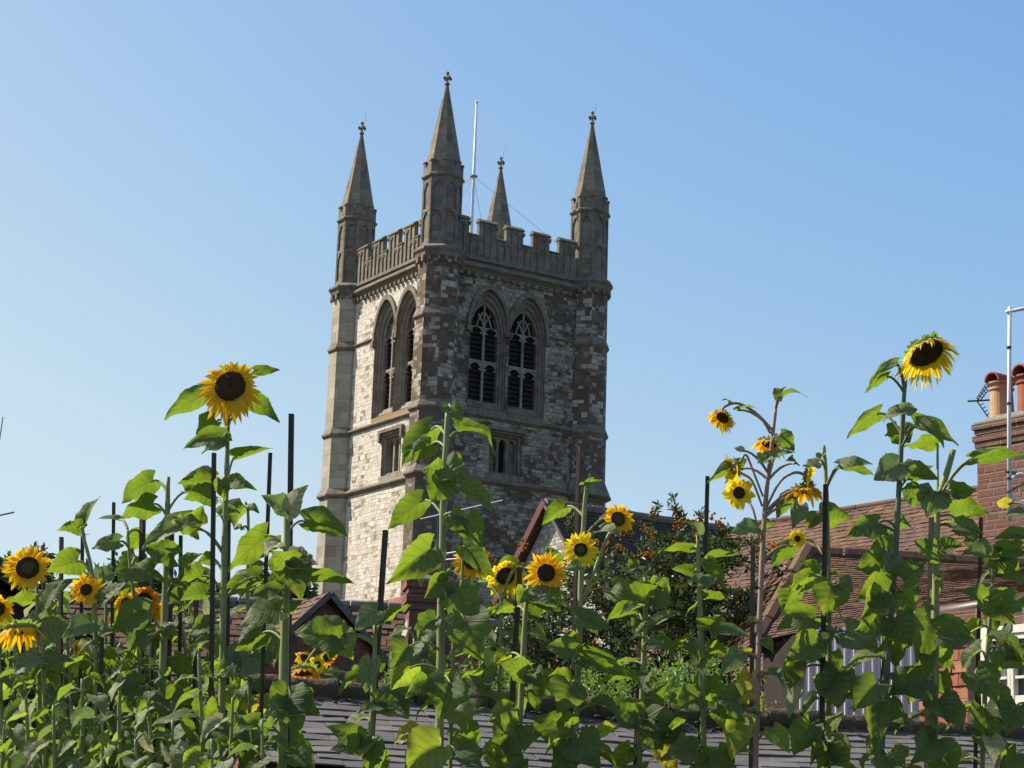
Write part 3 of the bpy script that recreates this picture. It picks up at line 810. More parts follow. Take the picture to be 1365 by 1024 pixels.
# the small brick gable
gd = Vector((math.cos(R(22)), math.sin(R(22)), 0))       # along the gable face (turned from the sun)
gn = Vector((gd.y, -gd.x, 0))
gx = P(436, 789, 20.0)
gw, gh = .66, .66
gp = [gx + gd * -gw - Vector((0, 0, gh)), gx + gd * gw - Vector((0, 0, gh)), gx]
mb = MB(); mb.add(rel(cot, gp[0] - Vector((0, 0, .9)), gp[1] - Vector((0, 0, .9)), *(p + Vector((0, 0, -.05)) for p in (gp[1], gp[2], gp[0]))), [(0, 1, 2, 3, 4)])
dg = mb.build('brick_gable', M['brick_dark'], cot)
bk_ = -gn * 1.1
oh = gn * .1
sl1 = (gp[0] - gx) * 1.12; sr1 = (gp[1] - gx) * 1.12
for s_, nm in ((sl1, 'l'), (sr1, 'r')):
    e0, e1, t1, t0 = gx + oh + s_, gx + bk_ + s_, gx + bk_, gx + oh
    qq = [e1, e0, t0, t1] if nm == 'l' else [e0, e1, t1, t0]
    tiled('gable_roof', rel(cot, *qq), .16, .10, .014, M['tile_brown'], dg, jit=.7, seed=13)
    beam('bargeboard', *rel(cot, gx + gn * .13 - Vector((0, 0, .03)), gx + gn * .13 + s_ * 1.02 - Vector((0, 0, .03))), .03, .06, M['grey_board'], dg)
    # dark shadow-side strip of wall under the eaves
# chimney with squat terracotta pot
def chimney(pts, Y, zt, ang, wx, wy, zb, mat, parent, cap=True):
    """brick stack, pts = x of its centre in the photograph"""
    c = P(pts[0], pts[1], Y)
    Mx = Matrix.Translation(c - parent.location) @ Matrix.Rotation(ang, 4, 'Z')
    mb = MB(); mb.box(-wx / 2, wx / 2, -wy / 2, wy / 2, zb - c.z, 0, 0, Mx)
    for k, (g_, z0, z1) in enumerate(((.02, -.30, -.225), (.04, -.225, -.15), (.02, -.13, -.07), (.045, -.07, 0.0))):
        if cap: mb.box(-wx / 2 - g_, wx / 2 + g_, -wy / 2 - g_, wy / 2 + g_, z0 + .0015 * k, z1 + .0015 * k, 0, Mx)
    o = mb.build('chimney', mat, parent)
    fl = MB()
    fl.rings(0, 0, [(1.0, .002), (1.0, .03), (.45, .13)], 4, R(45), M=Mx @ Matrix.Diagonal((wx / 1.414 * 1.06, wy / 1.414 * 1.06, 1, 1)))
    fl.build('flaunching', M['mortar'], o)
    return o, Mx
ch, Mx = chimney((573, 779), 20.9, 0, R(8), .46, .46, ze - .2, M['brick_dark'], cot)
pt = MB(); pt.rings(0, 0, [(.19, .05), (.175, .12), (.175, .24), (.20, .26), (.20, .31), (.17, .33), (.15, .33), (.15, .2)], 20, M=Mx)
pt.build('chimney_pot', M['pot_red'], ch, smooth=False)
beam('flashing', *rel(cot, P(534, 862, 20.6), P(547, 822, 20.9)), .05, .03, M['cream_paint'], cot)
# roof aerial by that chimney
ap = P(582, 742, 20.7)
ae = tag(empty('roof_aerial', ap), 'thin white television aerial rods above the terracotta pot of the cottage chimney', 'aerial')
mb = MB()
m0, m1 = P(586, 782, 20.7) - ap, P(584, 686, 20.7) - ap
mb.tube([m0, m1], .012, 6); mb.build('mast', M['metal_dark'], ae)
for a, b in (((560, 692), (670, 667)), ((575, 741), (625, 733)), ((574, 748), (618, 744))):
    mb = MB(); mb.tube([P(*a, 20.7) - ap, P(*b, 20.5) - ap], .007, 5); mb.build('rod', M['white_paint'], ae)

# dark-roofed shed at the far left
h0, h1 = P(-14, 762, 15.5), P(-14, 762, 15.5) + Vector((-.2, 4.5, 0))
sh = tag(empty('dark_shed', (h0.x, h0.y, 0)), 'shed with a dark shaded tiled roof at the left edge behind the biggest left sunflower', 'shed')
dn = Vector((.62, 0, -.36))
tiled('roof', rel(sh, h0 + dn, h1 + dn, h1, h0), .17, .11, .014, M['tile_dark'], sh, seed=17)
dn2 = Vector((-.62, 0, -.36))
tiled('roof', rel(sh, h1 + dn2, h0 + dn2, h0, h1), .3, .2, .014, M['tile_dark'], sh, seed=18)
mb = MB(); a = rel(sh, h0 + dn * .93 + Vector((0, .08, -.05)), h0 + dn2 * .93 + Vector((0, .08, -.05)), h0 + Vector((0, .08, -.08)))
mb.add([zat(a[1], 0), zat(a[0], 0), a[0], a[2], a[1]], [(0, 1, 2, 3, 4)]); mb.build('gable_wall', M['dark_wood'], sh)
wallq('wall', *rel(sh, h0 + dn * .93, h1 + dn * .93), 0, h0.z - .36, M['dark_wood'], sh, .1)
wallq('wall', *rel(sh, h1 + dn2 * .93, h0 + dn2 * .93), 0, h0.z - .36, M['dark_wood'], sh, .1)

# red-roofed outbuilding in the middle
m0, m1 = P(586, 826, 25.5), P(735, 838, 26.5); m1.z = m0.z
mid = tag(empty('red_roofed_outbuilding', (m0.x, m0.y, 0)), 'small outbuilding with sunlit red tiled roof between the cottage chimney and white gable', 'outbuilding')
dq = Vector((-.25, -1.9, -1.6))
tiled('roof', rel(mid, m0 + dq, m1 + dq, m1, m0), .17, .105, .014, M['tile_red'], mid, seed=21, jit=.7)
tiled('roof', rel(mid, m1 + Vector((.25, 1.9, -1.6)), m0 + Vector((.25, 1.9, -1.6)), m0, m1), .34, .2, .014, M['tile_red'], mid, seed=22)
ridge_tiles('ridge', *rel(mid, m0, m1), .09, .4, M['ridge_grey'], mid)
wallq('wall', *rel(mid, m0 + dq * .9, m1 + dq * .9), 0, m0.z - 1.5, M['brick_dark'], mid)
# lit tiled roof left of the chimney foot
t0, t1 = P(500, 803, 27.0), P(572, 792, 25.6)
lit = tag(empty('tiled_lean_to', (t0.x, t0.y, 0)), 'lean-to with brown tiled roof sloping up behind the cottage ridge at the tower foot', 'lean-to')
tiled('roof', rel(lit, t0 + Vector((-.35, -.3, -1.6)), t1 + Vector((-.35, -.3, -1.6)), t1 + Vector((.0, .3, .1)), t0), .17, .105, .014, M['tile_red'], lit, seed=23)
wallq('wall', *rel(lit, t0 + Vector((-.3, -.2, 0)), t1 + Vector((-.3, -.2, 0))), 0, t0.z - 1.4, M['brick_dark'], lit)

# white flint gable with dark tiled roof
GA = P(727, 670, 45.0)
rdg = Vector((math.sin(R(56)), math.cos(R(56)), 0))      # ridge runs back to the right
gdr = Vector((rdg.y, -rdg.x, 0))                          # along the gable wall, to the right
hall = tag(empty('flint_hall', (GA.x, GA.y, 0)), 'hall with white flint gable, red bargeboard and long dark tiled roof beside the tower', 'hall')
hw, hh, LR_ = 3.2, 3.6, 9.0
e_l, e_r = -gdr * hw - Vector((0, 0, hh)), gdr * hw - Vector((0, 0, hh))
mb = MB(); a = rel(hall, GA + e_l * .97 + rdg * .2, GA + e_r * .97 + rdg * .2, GA - Vector((0, 0, .12)) + rdg * .2)
mb.add([zat(a[0], 0), zat(a[1], 0), a[1], a[2], a[0]], [(0, 1, 2, 3, 4)]); mb.build('gable_wall', M['flint'], hall)
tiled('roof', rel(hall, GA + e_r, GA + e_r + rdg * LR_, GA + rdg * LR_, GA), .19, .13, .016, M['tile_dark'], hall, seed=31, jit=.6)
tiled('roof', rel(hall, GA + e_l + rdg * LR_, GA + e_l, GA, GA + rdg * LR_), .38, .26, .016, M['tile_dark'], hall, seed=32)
ridge_tiles('ridge', *rel(hall, GA, GA + rdg * LR_), .11, .45, M['ridge_grey'], hall)
beam('bargeboard', *rel(hall, GA - rdg * .03 + Vector((0, 0, .03)), GA + e_l * 1.02 - rdg * .03), .06, .17, M['bargeboard'], hall)
beam('bargeboard', *rel(hall, GA - rdg * .03 + Vector((0, 0, -.05)), GA + e_r * 1.02 - rdg * .03 + Vector((0, 0, -.05))), .05, .08, M['grey_board'], hall)
for e_ in (e_l, e_r):
    a, b = rel(hall, GA + e_ * .97 + rdg * .2, GA + e_ * .97 + rdg * LR_)
    if e_ is e_l: a, b = b, a
    wallq('wall', a, b, 0, GA.z - hh, M['flint'], hall, .3)

# ------------------------------------------------------------------ house on the right
R0, R1 = P(984, 703, 32.2), P(1306, 650, 28.0)
R0.z = R1.z = (R0.z + R1.z) / 2
hs = tag(empty('tile_hung_house', (R1.x, R1.y, 0)), 'house on the right with brown tiled roofs, orange tile-hung wall and tall brick chimney', 'house')
hu = (R1 - R0).normalized(); R2 = R1 + hu * 3.0
hn = Vector((hu.y, -hu.x, 0))
if hn.y > 0: hn = -hn
dm = 4.6; dz = Vector((0, 0, dm * .95))
tiled('main_roof', rel(hs, R0 + hn * dm - dz, R2 + hn * dm - dz, R2, R0), .17, .105, .016, M['tile_brown'], hs, jit=.5, seed=41, crook=.0015)
tiled('main_roof', rel(hs, R2 - hn * dm - dz, R0 - hn * dm - dz, R0, R2), .4, .25, .016, M['tile_brown'], hs, seed=42)
ridge_tiles('ridge', *rel(hs, R0, R2), .055, .30, M['tile_brown'], hs, seed=7)
for cc, s_ in ((R0, -1), (R2, 1)):
    mb = MB(); a = rel(hs, cc + hn * (dm - .2) - hu * s_ * .1, cc - hn * (dm - .2) - hu * s_ * .1, cc - hu * s_ * .1)
    zz = R0.z - dm * .95
    mb.add([zat(a[0], 0), zat(a[1], 0), zat(a[1], zz), zat(a[2], R0.z - .2), zat(a[0], zz)], [(0, 1, 2, 3, 4)]); mb.build('gable_wall', M['brick_dark'], hs)
wallq('wall', *rel(hs, R0 + hn * (dm - .2), R2 + hn * (dm - .2)), 0, R0.z - dm * .95, M['brick'], hs)
# front wing: hipped roof
Hh, E1, E2 = P(1077, 737, 19.5), P(1010, 857, 17.9), P(925, 905, 20.0)
TR, BR = P(1420, 757, 19.2), P(1420, 786, 14.75)
fr = tiled('wing_roof', rel(hs, E1, BR, TR, Hh), .165, .10, .016, M['tile_brown'], hs, jit=.3, seed=43, crook=.0015)
tiled('wing_roof', rel(hs, E2, E1, Hh + Vector((-.02, 0, 0)), Hh + Vector((-.3, .5, 0))), .165, .10, .016, M['tile_brown'], hs, jit=.4, seed=44, crook=.002)
ridge_tiles('ridge', *rel(hs, Hh, TR), .085, .34, M['tile_brown'], hs, seed=8)
ridge_tiles('hip_ridge', *rel(hs, E1 + Vector((0, 0, .03)), Hh + Vector((0, 0, .03))), .085, .30, M['tile_brown'], hs, seed=9)
wd_ = (BR - E1); wd_.z = 0; wd_.normalize()
wn_ = Vector((wd_.y, -wd_.x, 0))
ze1 = (E1.z + BR.z) / 2
gut = MB(); gut.tube(rel(hs, E1.lerp(BR, .47) + wn_ * .05 + Vector((0, 0, -.03)), BR + wn_ * .05 + Vector((0, 0, -.03))), .058, 8)
gut.build('gutter', M['gutter'], hs, smooth=True)
beam('fascia', *rel(hs, E1.lerp(BR, .47) - wn_ * .03 + Vector((0, 0, -.12)), BR - wn_ * .03 + Vector((0, 0, -.12))), .03, .15, M['dark_wood'], hs)
W0, W1 = P(1205, 900, 15.95), P(1299, 900, 15.28)
W0 -= wn_ * .0
tw = (W1 - W0); tw.z = 0; twn = tw.normalized(); tn = Vector((twn.y, -twn.x, 0))
wallq('wall', *rel(hs, W0 - twn * .9 - tn * .02, W1 + twn * 2.0 - tn * .02), 0, ze1 - .02, M['brick'], hs, .25)
tiled('hung_tiles', rel(hs, zat(W0, .9) + tn * .02, zat(W1, .9) + tn * .02, zat(W1, ze1 - .12) + tn * .02, zat(W0, ze1 - .12) + tn * .02), .165, .10, .013, M['tile_orange'], hs, jit=.6, seed=45, crook=.003)
in_ = (E1 + BR) * .5 - Hh; in_.z = 0
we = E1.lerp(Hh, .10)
wallq('wall', *rel(hs, zat(we, 0), zat(W0 - twn * .9 - tn * .02, 0)), 0, ze1 - .05, M['dark_wood'], hs, .2)  # dark timber colour stands in for the deep shadow under this eave
we2 = E2.lerp(Hh, .1); zw = min(E1.z, E2.z) - .03
wallq('wall', *rel(hs, zat(we2, 0), zat(we, 0)), 0, zw, M['brick_dark'], hs, .2)
ho2 = (we - we2).cross(Vector((0, 0, 1))).normalized() * .03
tiled('hung_tiles', rel(hs, zat(we2, 1.0) + ho2, zat(we, 1.0) + ho2, zat(we, zw) + ho2, zat(we2, zw) + ho2), .165, .10, .013, M['tile_brown'], hs, jit=.6, seed=47, crook=.003)
# window beyond the tile-hung wall
def wp(px, py):                                            # a point of the wall plane seen at px, py
    d = P(px, py, 10) - CAM
    o_ = W1 + tn * .06
    t = (o_ - CAM).dot(tn) / d.dot(tn)
    return CAM + d * t
wl, wr = wp(1311, 895), wp(1392, 895)
zt_, zb_ = wp(1311, 838).z, wp(1340, 950).z
base = wl - hs.location; base.z = 0
Wm = Matrix.Translation(base) @ Matrix(((twn.x, -tn.x, 0, 0), (twn.y, -tn.y, 0, 0), (0, 0, 1, 0), (0, 0, 0, 1)))
Lw = (wr - wl); Lw.z = 0; Lw = Lw.length
mb = MB()
mb.box(0, .06, -.03, .05, zb_, zt_, 0, Wm); mb.box(Lw - .06, Lw, -.03, .05, zb_, zt_, 0, Wm)
mb.box(.06, Lw - .06, -.05, .05, zb_, zb_ + .07, 0, Wm); mb.box(.06, Lw - .06, -.05, .05, zt_ - .06, zt_, 0, Wm)
win = mb.build('window', M['cream_paint'], hs)
nc = 2
cwid = (Lw - .12) / nc
for k in range(nc):
    mb = MB(); x0 = .06 + k * cwid; x1 = x0 + cwid
    mb.box(x0 + .002, x0 + .03, -.035, .03, zb_ + .072, zt_ - .062, 0, Wm); mb.box(x1 - .03, x1 - .002, -.035, .03, zb_ + .072, zt_ - .062, 0, Wm)
    mb.box(x0 + .045, x1 - .045, -.035, .03, zb_ + .072, zb_ + .12, 0, Wm); mb.box(x0 + .045, x1 - .045, -.035, .03, zt_ - .105, zt_ - .062, 0, Wm)
    for f_ in (.36, .68): mb.box(x0 + .045, x1 - .045, -.03, .02, zb_ + .07 + (zt_ - zb_ - .13) * f_ - .01, zb_ + .07 + (zt_ - zb_ - .13) * f_ + .01, 0, Wm)
    mb.build('sash', M['cream_paint'], win)
mb = MB(); mb.box(.05, Lw - .05, .018, .026, zb_ + .05, zt_ - .05, 0, Wm); mb.build('pane', M['glass'], win)
for k in range(2):
    mb = MB(); n_ = 26; x0 = .12 + k * (Lw * .52); 
    vs = []
    for i in range(n_ + 1):
        x = x0 + i / n_ * Lw * .26
        vs += [Wm @ Vector((x, .0 + .012 * math.sin(i * 1.5) + .008, zb_ + .12)), Wm @ Vector((x, .012 * math.sin(i * 1.5 + .4) + .008, zt_ - .1))]
    mb.add(vs, [(2 * i, 2 * i + 2, 2 * i + 3, 2 * i + 1) for i in range(n_)]); mb.build('curtain', M['curtain'], win)
mb = MB(); mb.box(-.06, Lw + .06, -.12, .05, zb_ - .06, zb_ - .002, 0, Wm); mb.build('sill', M['gutter'], win)
mb = MB(); mb.box(-.13, -.02, -.04, .04, 0, ze1 - .2, 0, Wm); mb.build('corner_post', M['dark_wood'], hs)
# scalloped fretwork board under the window
mb = MB(); n_ = 12
for k in range(n_):
    x0 = -.1 + k * (Lw + .2) / n_; x1 = x0 + (Lw + .2) / n_; zt2 = zb_ - .075; zb2 = zb_ - .19
    cx = (x0 + x1) / 2; w2 = (x1 - x0) / 2
    pts = [(x0, zt2), (x0, zb2)] + [(cx - w2 * math.cos(t), zb2 - w2 * .9 * math.sin(t)) for t in (math.pi * .2, math.pi * .4, math.pi * .6, math.pi * .8)] + [(x1, zb2), (x1, zt2)]
    hole = [(cx - .016, zb2 + .01), (cx + .016, zb2 + .01), (cx + .022, zb2 + .035), (cx, zb2 + .062), (cx - .022, zb2 + .035)]
    holed(mb, pts, [hole], -.10, Wm)
    band(mb, hole, hole, -.10, -.075, Wm)
mb.build('fretwork_board', M['fret'], hs)
mb = MB(); mb.box(-.1, Lw + .1, -.07, -.05, zb_ - .22, zb_ - .07, 0, Wm); mb.build('fretwork_backing', M['dark_wood'], hs)
tiled('hung_tiles', [Wm @ Vector(p) for p in ((-.02, -.055, .9), (Lw + .3, -.055, .9), (Lw + .3, -.055, zb_ - .22), (-.02, -.055, zb_ - .22))], .165, .10, .013, M['tile_orange'], hs, jit=.6, seed=46, crook=.003)

# big chimney of the house
cc_ = P(1352, 562, 24.0)
ca = math.atan2(hu.y, hu.x)
ch, Mx = chimney((1356, 566), 24.2, 0, ca, .80, .62, 3.0, M['brick'], hs)
for (x, y, mt, r_, h_) in ((-.24, -.0, 'pot_buff', .155, .55), (.20, .02, 'pot_red', .165, .57)):
    pt = MB()
    Mp = Mx @ Matrix.Translation((x, y, .03))
    pt.rings(0, 0, [(r_ * 1.1, 0), (r_ * 1.02, .1), (r_ * .93, h_ * .78), (r_ * .95, h_ * .8), (r_ * 1.05, h_ * .82), (r_ * 1.05, h_ * .86), (r_ * .94, h_ * .88), (r_ * .94, h_ * .93), (r_ * 1.16, h_ * .96), (r_ * 1.16, h_ * 1.0), (r_ * .86, h_), (r_ * .86, h_ * .7)], 24, cap=False, M=Mp)
    po = pt.build('chimney_pot', M[mt], ch)
    hd = MB()                                               # half-round hood tile on the pot
    n_ = 9
    vs = []
    for sy in (-1, 1):
        for i in range(n_):
            t = math.pi * i / (n_ - 1)
            for rr in (r_ * .78, r_ * .66): vs.append(Mp @ Vector((rr * math.cos(t), sy * r_ * 1.25, h_ + .0 + rr * math.sin(t))))
    fs = []
    m_ = n_ * 2
    for i in range(n_ - 1):
        a_ = i * 2
        fs += [(a_, a_ + 2, m_ + a_ + 2, m_ + a_), (a_ + 1, m_ + a_ + 1, m_ + a_ + 3, a_ + 3), (a_, a_ + 1, a_ + 3, a_ + 2), (m_ + a_, m_ + a_ + 2, m_ + a_ + 3, m_ + a_ + 1)]
    hd.add(vs, fs); hd.build('hood_tile', M['pot_red'], po)
# white mast strapped to the chimney
pb = P(1346, 694, 22.9)
ml = tag(empty('aerial_mast', pb), 'tall thin white mast strapped to the big brick chimney on the right', 'mast')
mb = MB(); mb.tube([Vector((0, 0, 0)), P(1345, 540, 22.9) - pb, P(1346, 409, 22.9) - pb], [.026, .024, .022], 10); mb.build('pole', M['white_paint'], ml, smooth=True)
mb = MB(); mb.tube([P(1341, 416, 22.9) - pb, P(1400, 405, 22.9) - pb], .022, 8); mb.build('top_arm', M['white_paint'], ml, smooth=True)
for y_ in (465, 540, 640):
    mb = MB(); z_ = (P(1345, y_, 22.9) - pb); mb.rings(z_.x, z_.y, [(.032, z_.z), (.032, z_.z + .03)], 8); mb.build('band', M['metal_dark'], ml)
mb = MB(); a, b = P(1340, 629, 22.85) - pb, P(1385, 634, 23.2) - pb
mb.tube([a, b], .016, 6); mb.tube([a + Vector((.02, 0, -.25)), b], .012, 6); mb.build('bracket', M['metal_dark'], ml)
rg2 = MB(); cr_ = P(1362, 650, 22.9) - pb
rg2.tube([cr_ + Vector((.13 * math.cos(t), .02, .17 * math.sin(t))) for t in [2 * math.pi * i / 20 for i in range(21)]], .018, 6)
rg2.build('cable_coil', M['white_paint'], ml, smooth=True)
# dark aerial behind the buff pot
aa = P(1318, 532, 24.5)
ya = tag(empty('dish_grid_aerial', aa), 'dark television aerial with a gridded reflector behind the buff chimney pot', 'aerial')
mb = MB(); mb.tube([P(1290, 535, 24.5) - aa, P(1345, 532, 24.6) - aa], .012, 6); mb.build('boom', M['metal_dark'], ya)
mb = MB()
for k in range(6):
    t = k / 5
    a = P(1306 + 8 * t, 521 + 0 * t, 24.5).lerp(P(1318, 516, 24.5), 0)
    p0 = P(1302 + 13 * t, 531 - 20 * t, 24.5) - aa; p1 = P(1307 + 12 * t, 534 - 16 * t, 24.75) - aa
    mb.tube([p0, p1], .008, 5)
for x0, y0, x1, y1 in ((1302, 531, 1315, 511), (1307, 534, 1319, 518), (1304, 532, 1317, 514)):
    mb.tube([P(x0, y0, 24.5) - aa, P(x1, y1, 24.6) - aa], .008, 5)
mb.build('reflector_grid', M['metal_dark'], ya)
mb = MB()
for k in range(5):
    t = k / 4; mb.tube([P(1303 + 12 * t, 536 + 18 * t, 24.5) - aa, P(1308 + 11 * t, 534 + 17 * t, 24.7) - aa], .008, 5)
mb.tube([P(1303, 536, 24.5) - aa, P(1317, 556, 24.5) - aa], .008, 5); mb.build('reflector_grid', M['metal_dark'], ya)
# corrugated sheet
s0_, s1_ = P(1066, 900, 14.6), P(1222, 900, 13.6)
z0_, z1_ = 0.3, P(1066, 826, 14.6).z
sd = (s1_ - s0_); sd.z = 0; Ls = sd.length; sdn = sd.normalized(); sn = Vector((sdn.y, -sdn.x, 0))
mb = MB(); n_ = 140; vs = []
for i in range(n_ + 1):
    t = i / n_; p = s0_ + sd * t + sn * (.022 * math.sin(t * Ls / .095 * 2 * math.pi))
    zt3 = z1_ + t * (P(1222, 856, 13.6).z - z1_)
    for dd in (0, -.004): vs += [zat(p + sn * dd, z0_), zat(p + sn * dd, zt3)]
fs = []
for i in range(n_):
    a = i * 4; fs += [(a, a + 4, a + 5, a + 1), (a + 2, a + 3, a + 7, a + 6), (a + 1, a + 5, a + 7, a + 3)]
mb.add(vs, fs)
tag(mb.build('corrugated_sheet', M['plastic'], None, smooth=True), 'mauve grey corrugated plastic sheet standing upright left of the orange tile-hung wall', 'corrugated sheet')
# left-edge aerial tips of a neighbouring roof
la = P(-12, 690, 20)
le = tag(empty('edge_aerial', la), 'thin dark aerial tips poking in at the left edge against the sky', 'aerial')
mb = MB(); mb.tube([P(-14, 700, 20) - la, P(-4, 610, 20) - la, P(4, 556, 20) - la], .006, 5); mb.build('whip', M['metal_dark'], le)
mb = MB(); mb.tube([P(-14, 690, 20) - la, P(19, 683, 20) - la], .009, 5); mb.build('rod', M['metal_dark'], le)
mb = MB(); mb.tube([Vector((0, 0, -la.z)), P(-14, 690, 20) - la], .02, 6); mb.build('mast', M['metal_dark'], le)

# ------------------------------------------------------------------ loose planting behind
def leaf_quads(mb, p, d, n, L, Wd, mi=0):
    """one small pointed leaf"""
    s = d.cross(n).normalized() * Wd / 2
    mb.add([p, p + d * L * .5 + s, p + d * L, p + d * L * .5 - s], [(0, 1, 2, 3)], mi)
def rvec(r):
    while True:
        v = Vector((r.uniform(-1, 1), r.uniform(-1, 1), r.uniform(-1, 1)))
        if .05 < v.length < 1: return v.normalized()
def in_poly(x, y, poly):
    c = False; n = len(poly)
    for i in range(n):
        x1, y1 = poly[i]; x2, y2 = poly[(i + 1) % n]
        if (y1 > y) != (y2 > y) and x < (x2 - x1) * (y - y1) / (y2 - y1) + x1: c = not c
    return c
# firethorn: arching sprays of small dark leaves with bunches of orange berries
fpoly = [(636, 905), (640, 850), (652, 815), (672, 790), (692, 782), (712, 768), (735, 755), (752, 740), (775, 742), (800, 748), (838, 738), (866, 728), (890, 716), (905, 704), (935, 704), (962, 720), (990, 732), (1030, 740), (1055, 762), (1045, 800), (1020, 850), (990, 905), (930, 920), (800, 925), (700, 925)]
fo_ = P(830, 900, 19.8); fo_.z = 0
ft = tag(empty('firethorn_shrub', fo_), 'big dark firethorn shrub with bunches of orange berries in front of the white gable', 'shrub')
fr_ = random.Random(77)
fl_, fb, ft_ = MB(), MB(), MB()
for k in range(5):
    x = 720 + k * 62; b0 = P(x, 930, 19.9); b0.z = 0; b1 = P(x + fr_.uniform(-40, 40), 780, 19.9)
    ft_.tube([b0 - fo_, b0.lerp(b1, .5) + Vector((fr_.uniform(-.2, .2), 0, 0)) - fo_, b1 - fo_], [.07, .05, .02], 6)
def spray(px, py, Y, ln, dirx, up, nl):
    p = P(px, py, Y) - fo_
    d = Vector((dirx, fr_.uniform(-.5, .5), up)).normalized()
    pts = [p.copy()]
    for i in range(nl):
        p = p + d * (ln / nl); d = (d + Vector((dirx * .06, 0, -.055)) + rvec(fr_) * .08).normalized(); pts.append(p.copy())
        for q in range(5):
            ld = (d * .5 + rvec(fr_)).normalized(); nn = (rvec(fr_) + Vector((-.3, -.2, .7))).normalized()
            leaf_quads(fl_, p + rvec(fr_) * .02, ld, nn, fr_.uniform(.05, .095), fr_.uniform(.018, .03))
    ft_.tube(pts, [.010 - .007 * i / len(pts) for i in range(len(pts))], 4)
    return pts
def berries(p, n):
    for q in range(n):
        c = p + rvec(fr_) * fr_.uniform(.0, .075); s_ = fr_.uniform(.012, .018)
        fb.add([c + Vector(v) * s_ for v in ((1, 0, 0), (-1, 0, 0), (0, 1, 0), (0, -1, 0), (0, 0, 1), (0, 0, -1))],
               [(0, 2, 4), (2, 1, 4), (1, 3, 4), (3, 0, 4), (2, 0, 5), (1, 2, 5), (3, 1, 5), (0, 3, 5)])
cnt = 0
while cnt < 560:
    x, y = fr_.uniform(620, 1065), fr_.uniform(665, 930)
    if not in_poly(x, y, fpoly): continue
    if x < 790 and y < 800 and mnoise.noise(Vector((x * .03, y * .03, 1))) > .12: continue     # gaps where the white wall shows
    cnt += 1
    Y = 19.8 + fr_.uniform(-.8, .9)
    pts = spray(x, y, Y, fr_.uniform(.2, .45), fr_.uniform(-.8, .8), fr_.uniform(-.3, .5) - (.3 if x < 770 else 0), 9)
    if mnoise.noise(Vector((x * .02, y * .02, 7))) > -.1 and fr_.random() < .30:
        berries(pts[fr_.randrange(2, 8)], fr_.randrange(5, 16))
for x, y, ln, dx, up in ((910, 712, .42, -.15, 1), (915, 700, .28, -.4, .9), (930, 702, .18, .2, .9), (955, 715, .15, .5, .6), (757, 712, .22, .2, .8), (692, 770, .15, -.3, .5), (870, 700, .22, .1, .8)):
    berries(spray(x, y, 19.4, ln, dx, up, 10)[5], 12)
for x, y in ((905, 700), (918, 694), (960, 696), (948, 690), (740, 742), (700, 728), (860, 702), (838, 708), (870, 716), (805, 726), (825, 728), (930, 712), (660, 748), (645, 742), (900, 728), (862, 740), (1030, 728)):
    berries(P(x, y, 19.0) - fo_, 13)
ft_.build('branches', M['bark'], ft); fl_.build('foliage', M['firethorn_leaf'], ft); fb.build('berries', M['berry'], ft)

# green weeds behind the outhouse ridge
wr_ = random.Random(5)
wv, wdry = MB(), MB()
def weed(x, y, Y, h, mb, fine=True):
    b = P(x, y, Y); base = b.copy(); base.z = 0
    p = Vector((b.x, b.y, b.z - h)); d = Vector((wr_.uniform(-.2, .2), wr_.uniform(-.2, .2), 1)).normalized()
    n = max(4, int(h / .03))
    for i in range(n):
        p = p + d * (h / n); d = (d + rvec(wr_) * .1).normalized()
        for q in range(3):
            ld = (rvec(wr_) + Vector((0, 0, .35))).normalized()
            leaf_quads(mb, p, ld, (rvec(wr_) + Vector((-.4, 0, .6))).normalized(), wr_.uniform(.03, .075), wr_.uniform(.010, .022))
for i in range(430):
    x = wr_.uniform(400, 1010)
    top = 900 + 18 * mnoise.noise(Vector((x * .02, 0, 0))) + (12 if x < 600 else 0) - (22 if 780 < x < 960 else 0) + (10 if x > 980 else 0)
    weed(x, wr_.uniform(top - 12, 960), 13.0 + wr_.uniform(-.5, 1.2), wr_.uniform(.25, .5), wv)
tag(wv.build('green_weeds', M['weed_leaf'], None), 'feathery bright green weeds growing behind the mossy slate roof ridge', 'weeds', kind='stuff')
for i in range(120):
    x = wr_.uniform(70, 330)
    weed(x, wr_.uniform(875, 1000), 10.6 + wr_.uniform(-.4, .8), wr_.uniform(.2, .4), wdry if wr_.random() < .55 else wv)
tag(wdry.build('yellow_weeds', M['dry_weed'], None), 'yellowish sunlit weeds seen between the stems of the left sunflowers', 'weeds', kind='stuff')
# dark hedge behind the left bed
hr = random.Random(9); hm = MB(); hst = MB()
ho = P(120, 1000, 12.0); ho.z = 0
hg = tag(empty('garden_hedge', ho), 'dark green hedge behind the sunflower bed on the left', 'hedge')
for i in range(2600):
    x = hr.uniform(-60, 300); y = (868 if x < 190 else 905) + 25 * mnoise.noise(Vector((x * .02, 3, 0))) + abs(hr.gauss(0, 70))
    p = P(x, y, 12.2 + hr.uniform(-.5, .5)) - ho
    for q in range(3): leaf_quads(hm, p + rvec(hr) * .05, rvec(hr), (rvec(hr) + Vector((-.3, -.2, .7))).normalized(), hr.uniform(.05, .09), hr.uniform(.025, .045))
for k in range(6):
    b0 = P(-40 + k * 60, 1000, 12.2); b0.z = 0; hst.tube([b0 - ho, P(-40 + k * 60, 930, 12.2) - ho], [.03, .012], 5)
hst.build('stems', M['bark'], hg); hm.build('foliage', M['hedge_leaf'], hg)

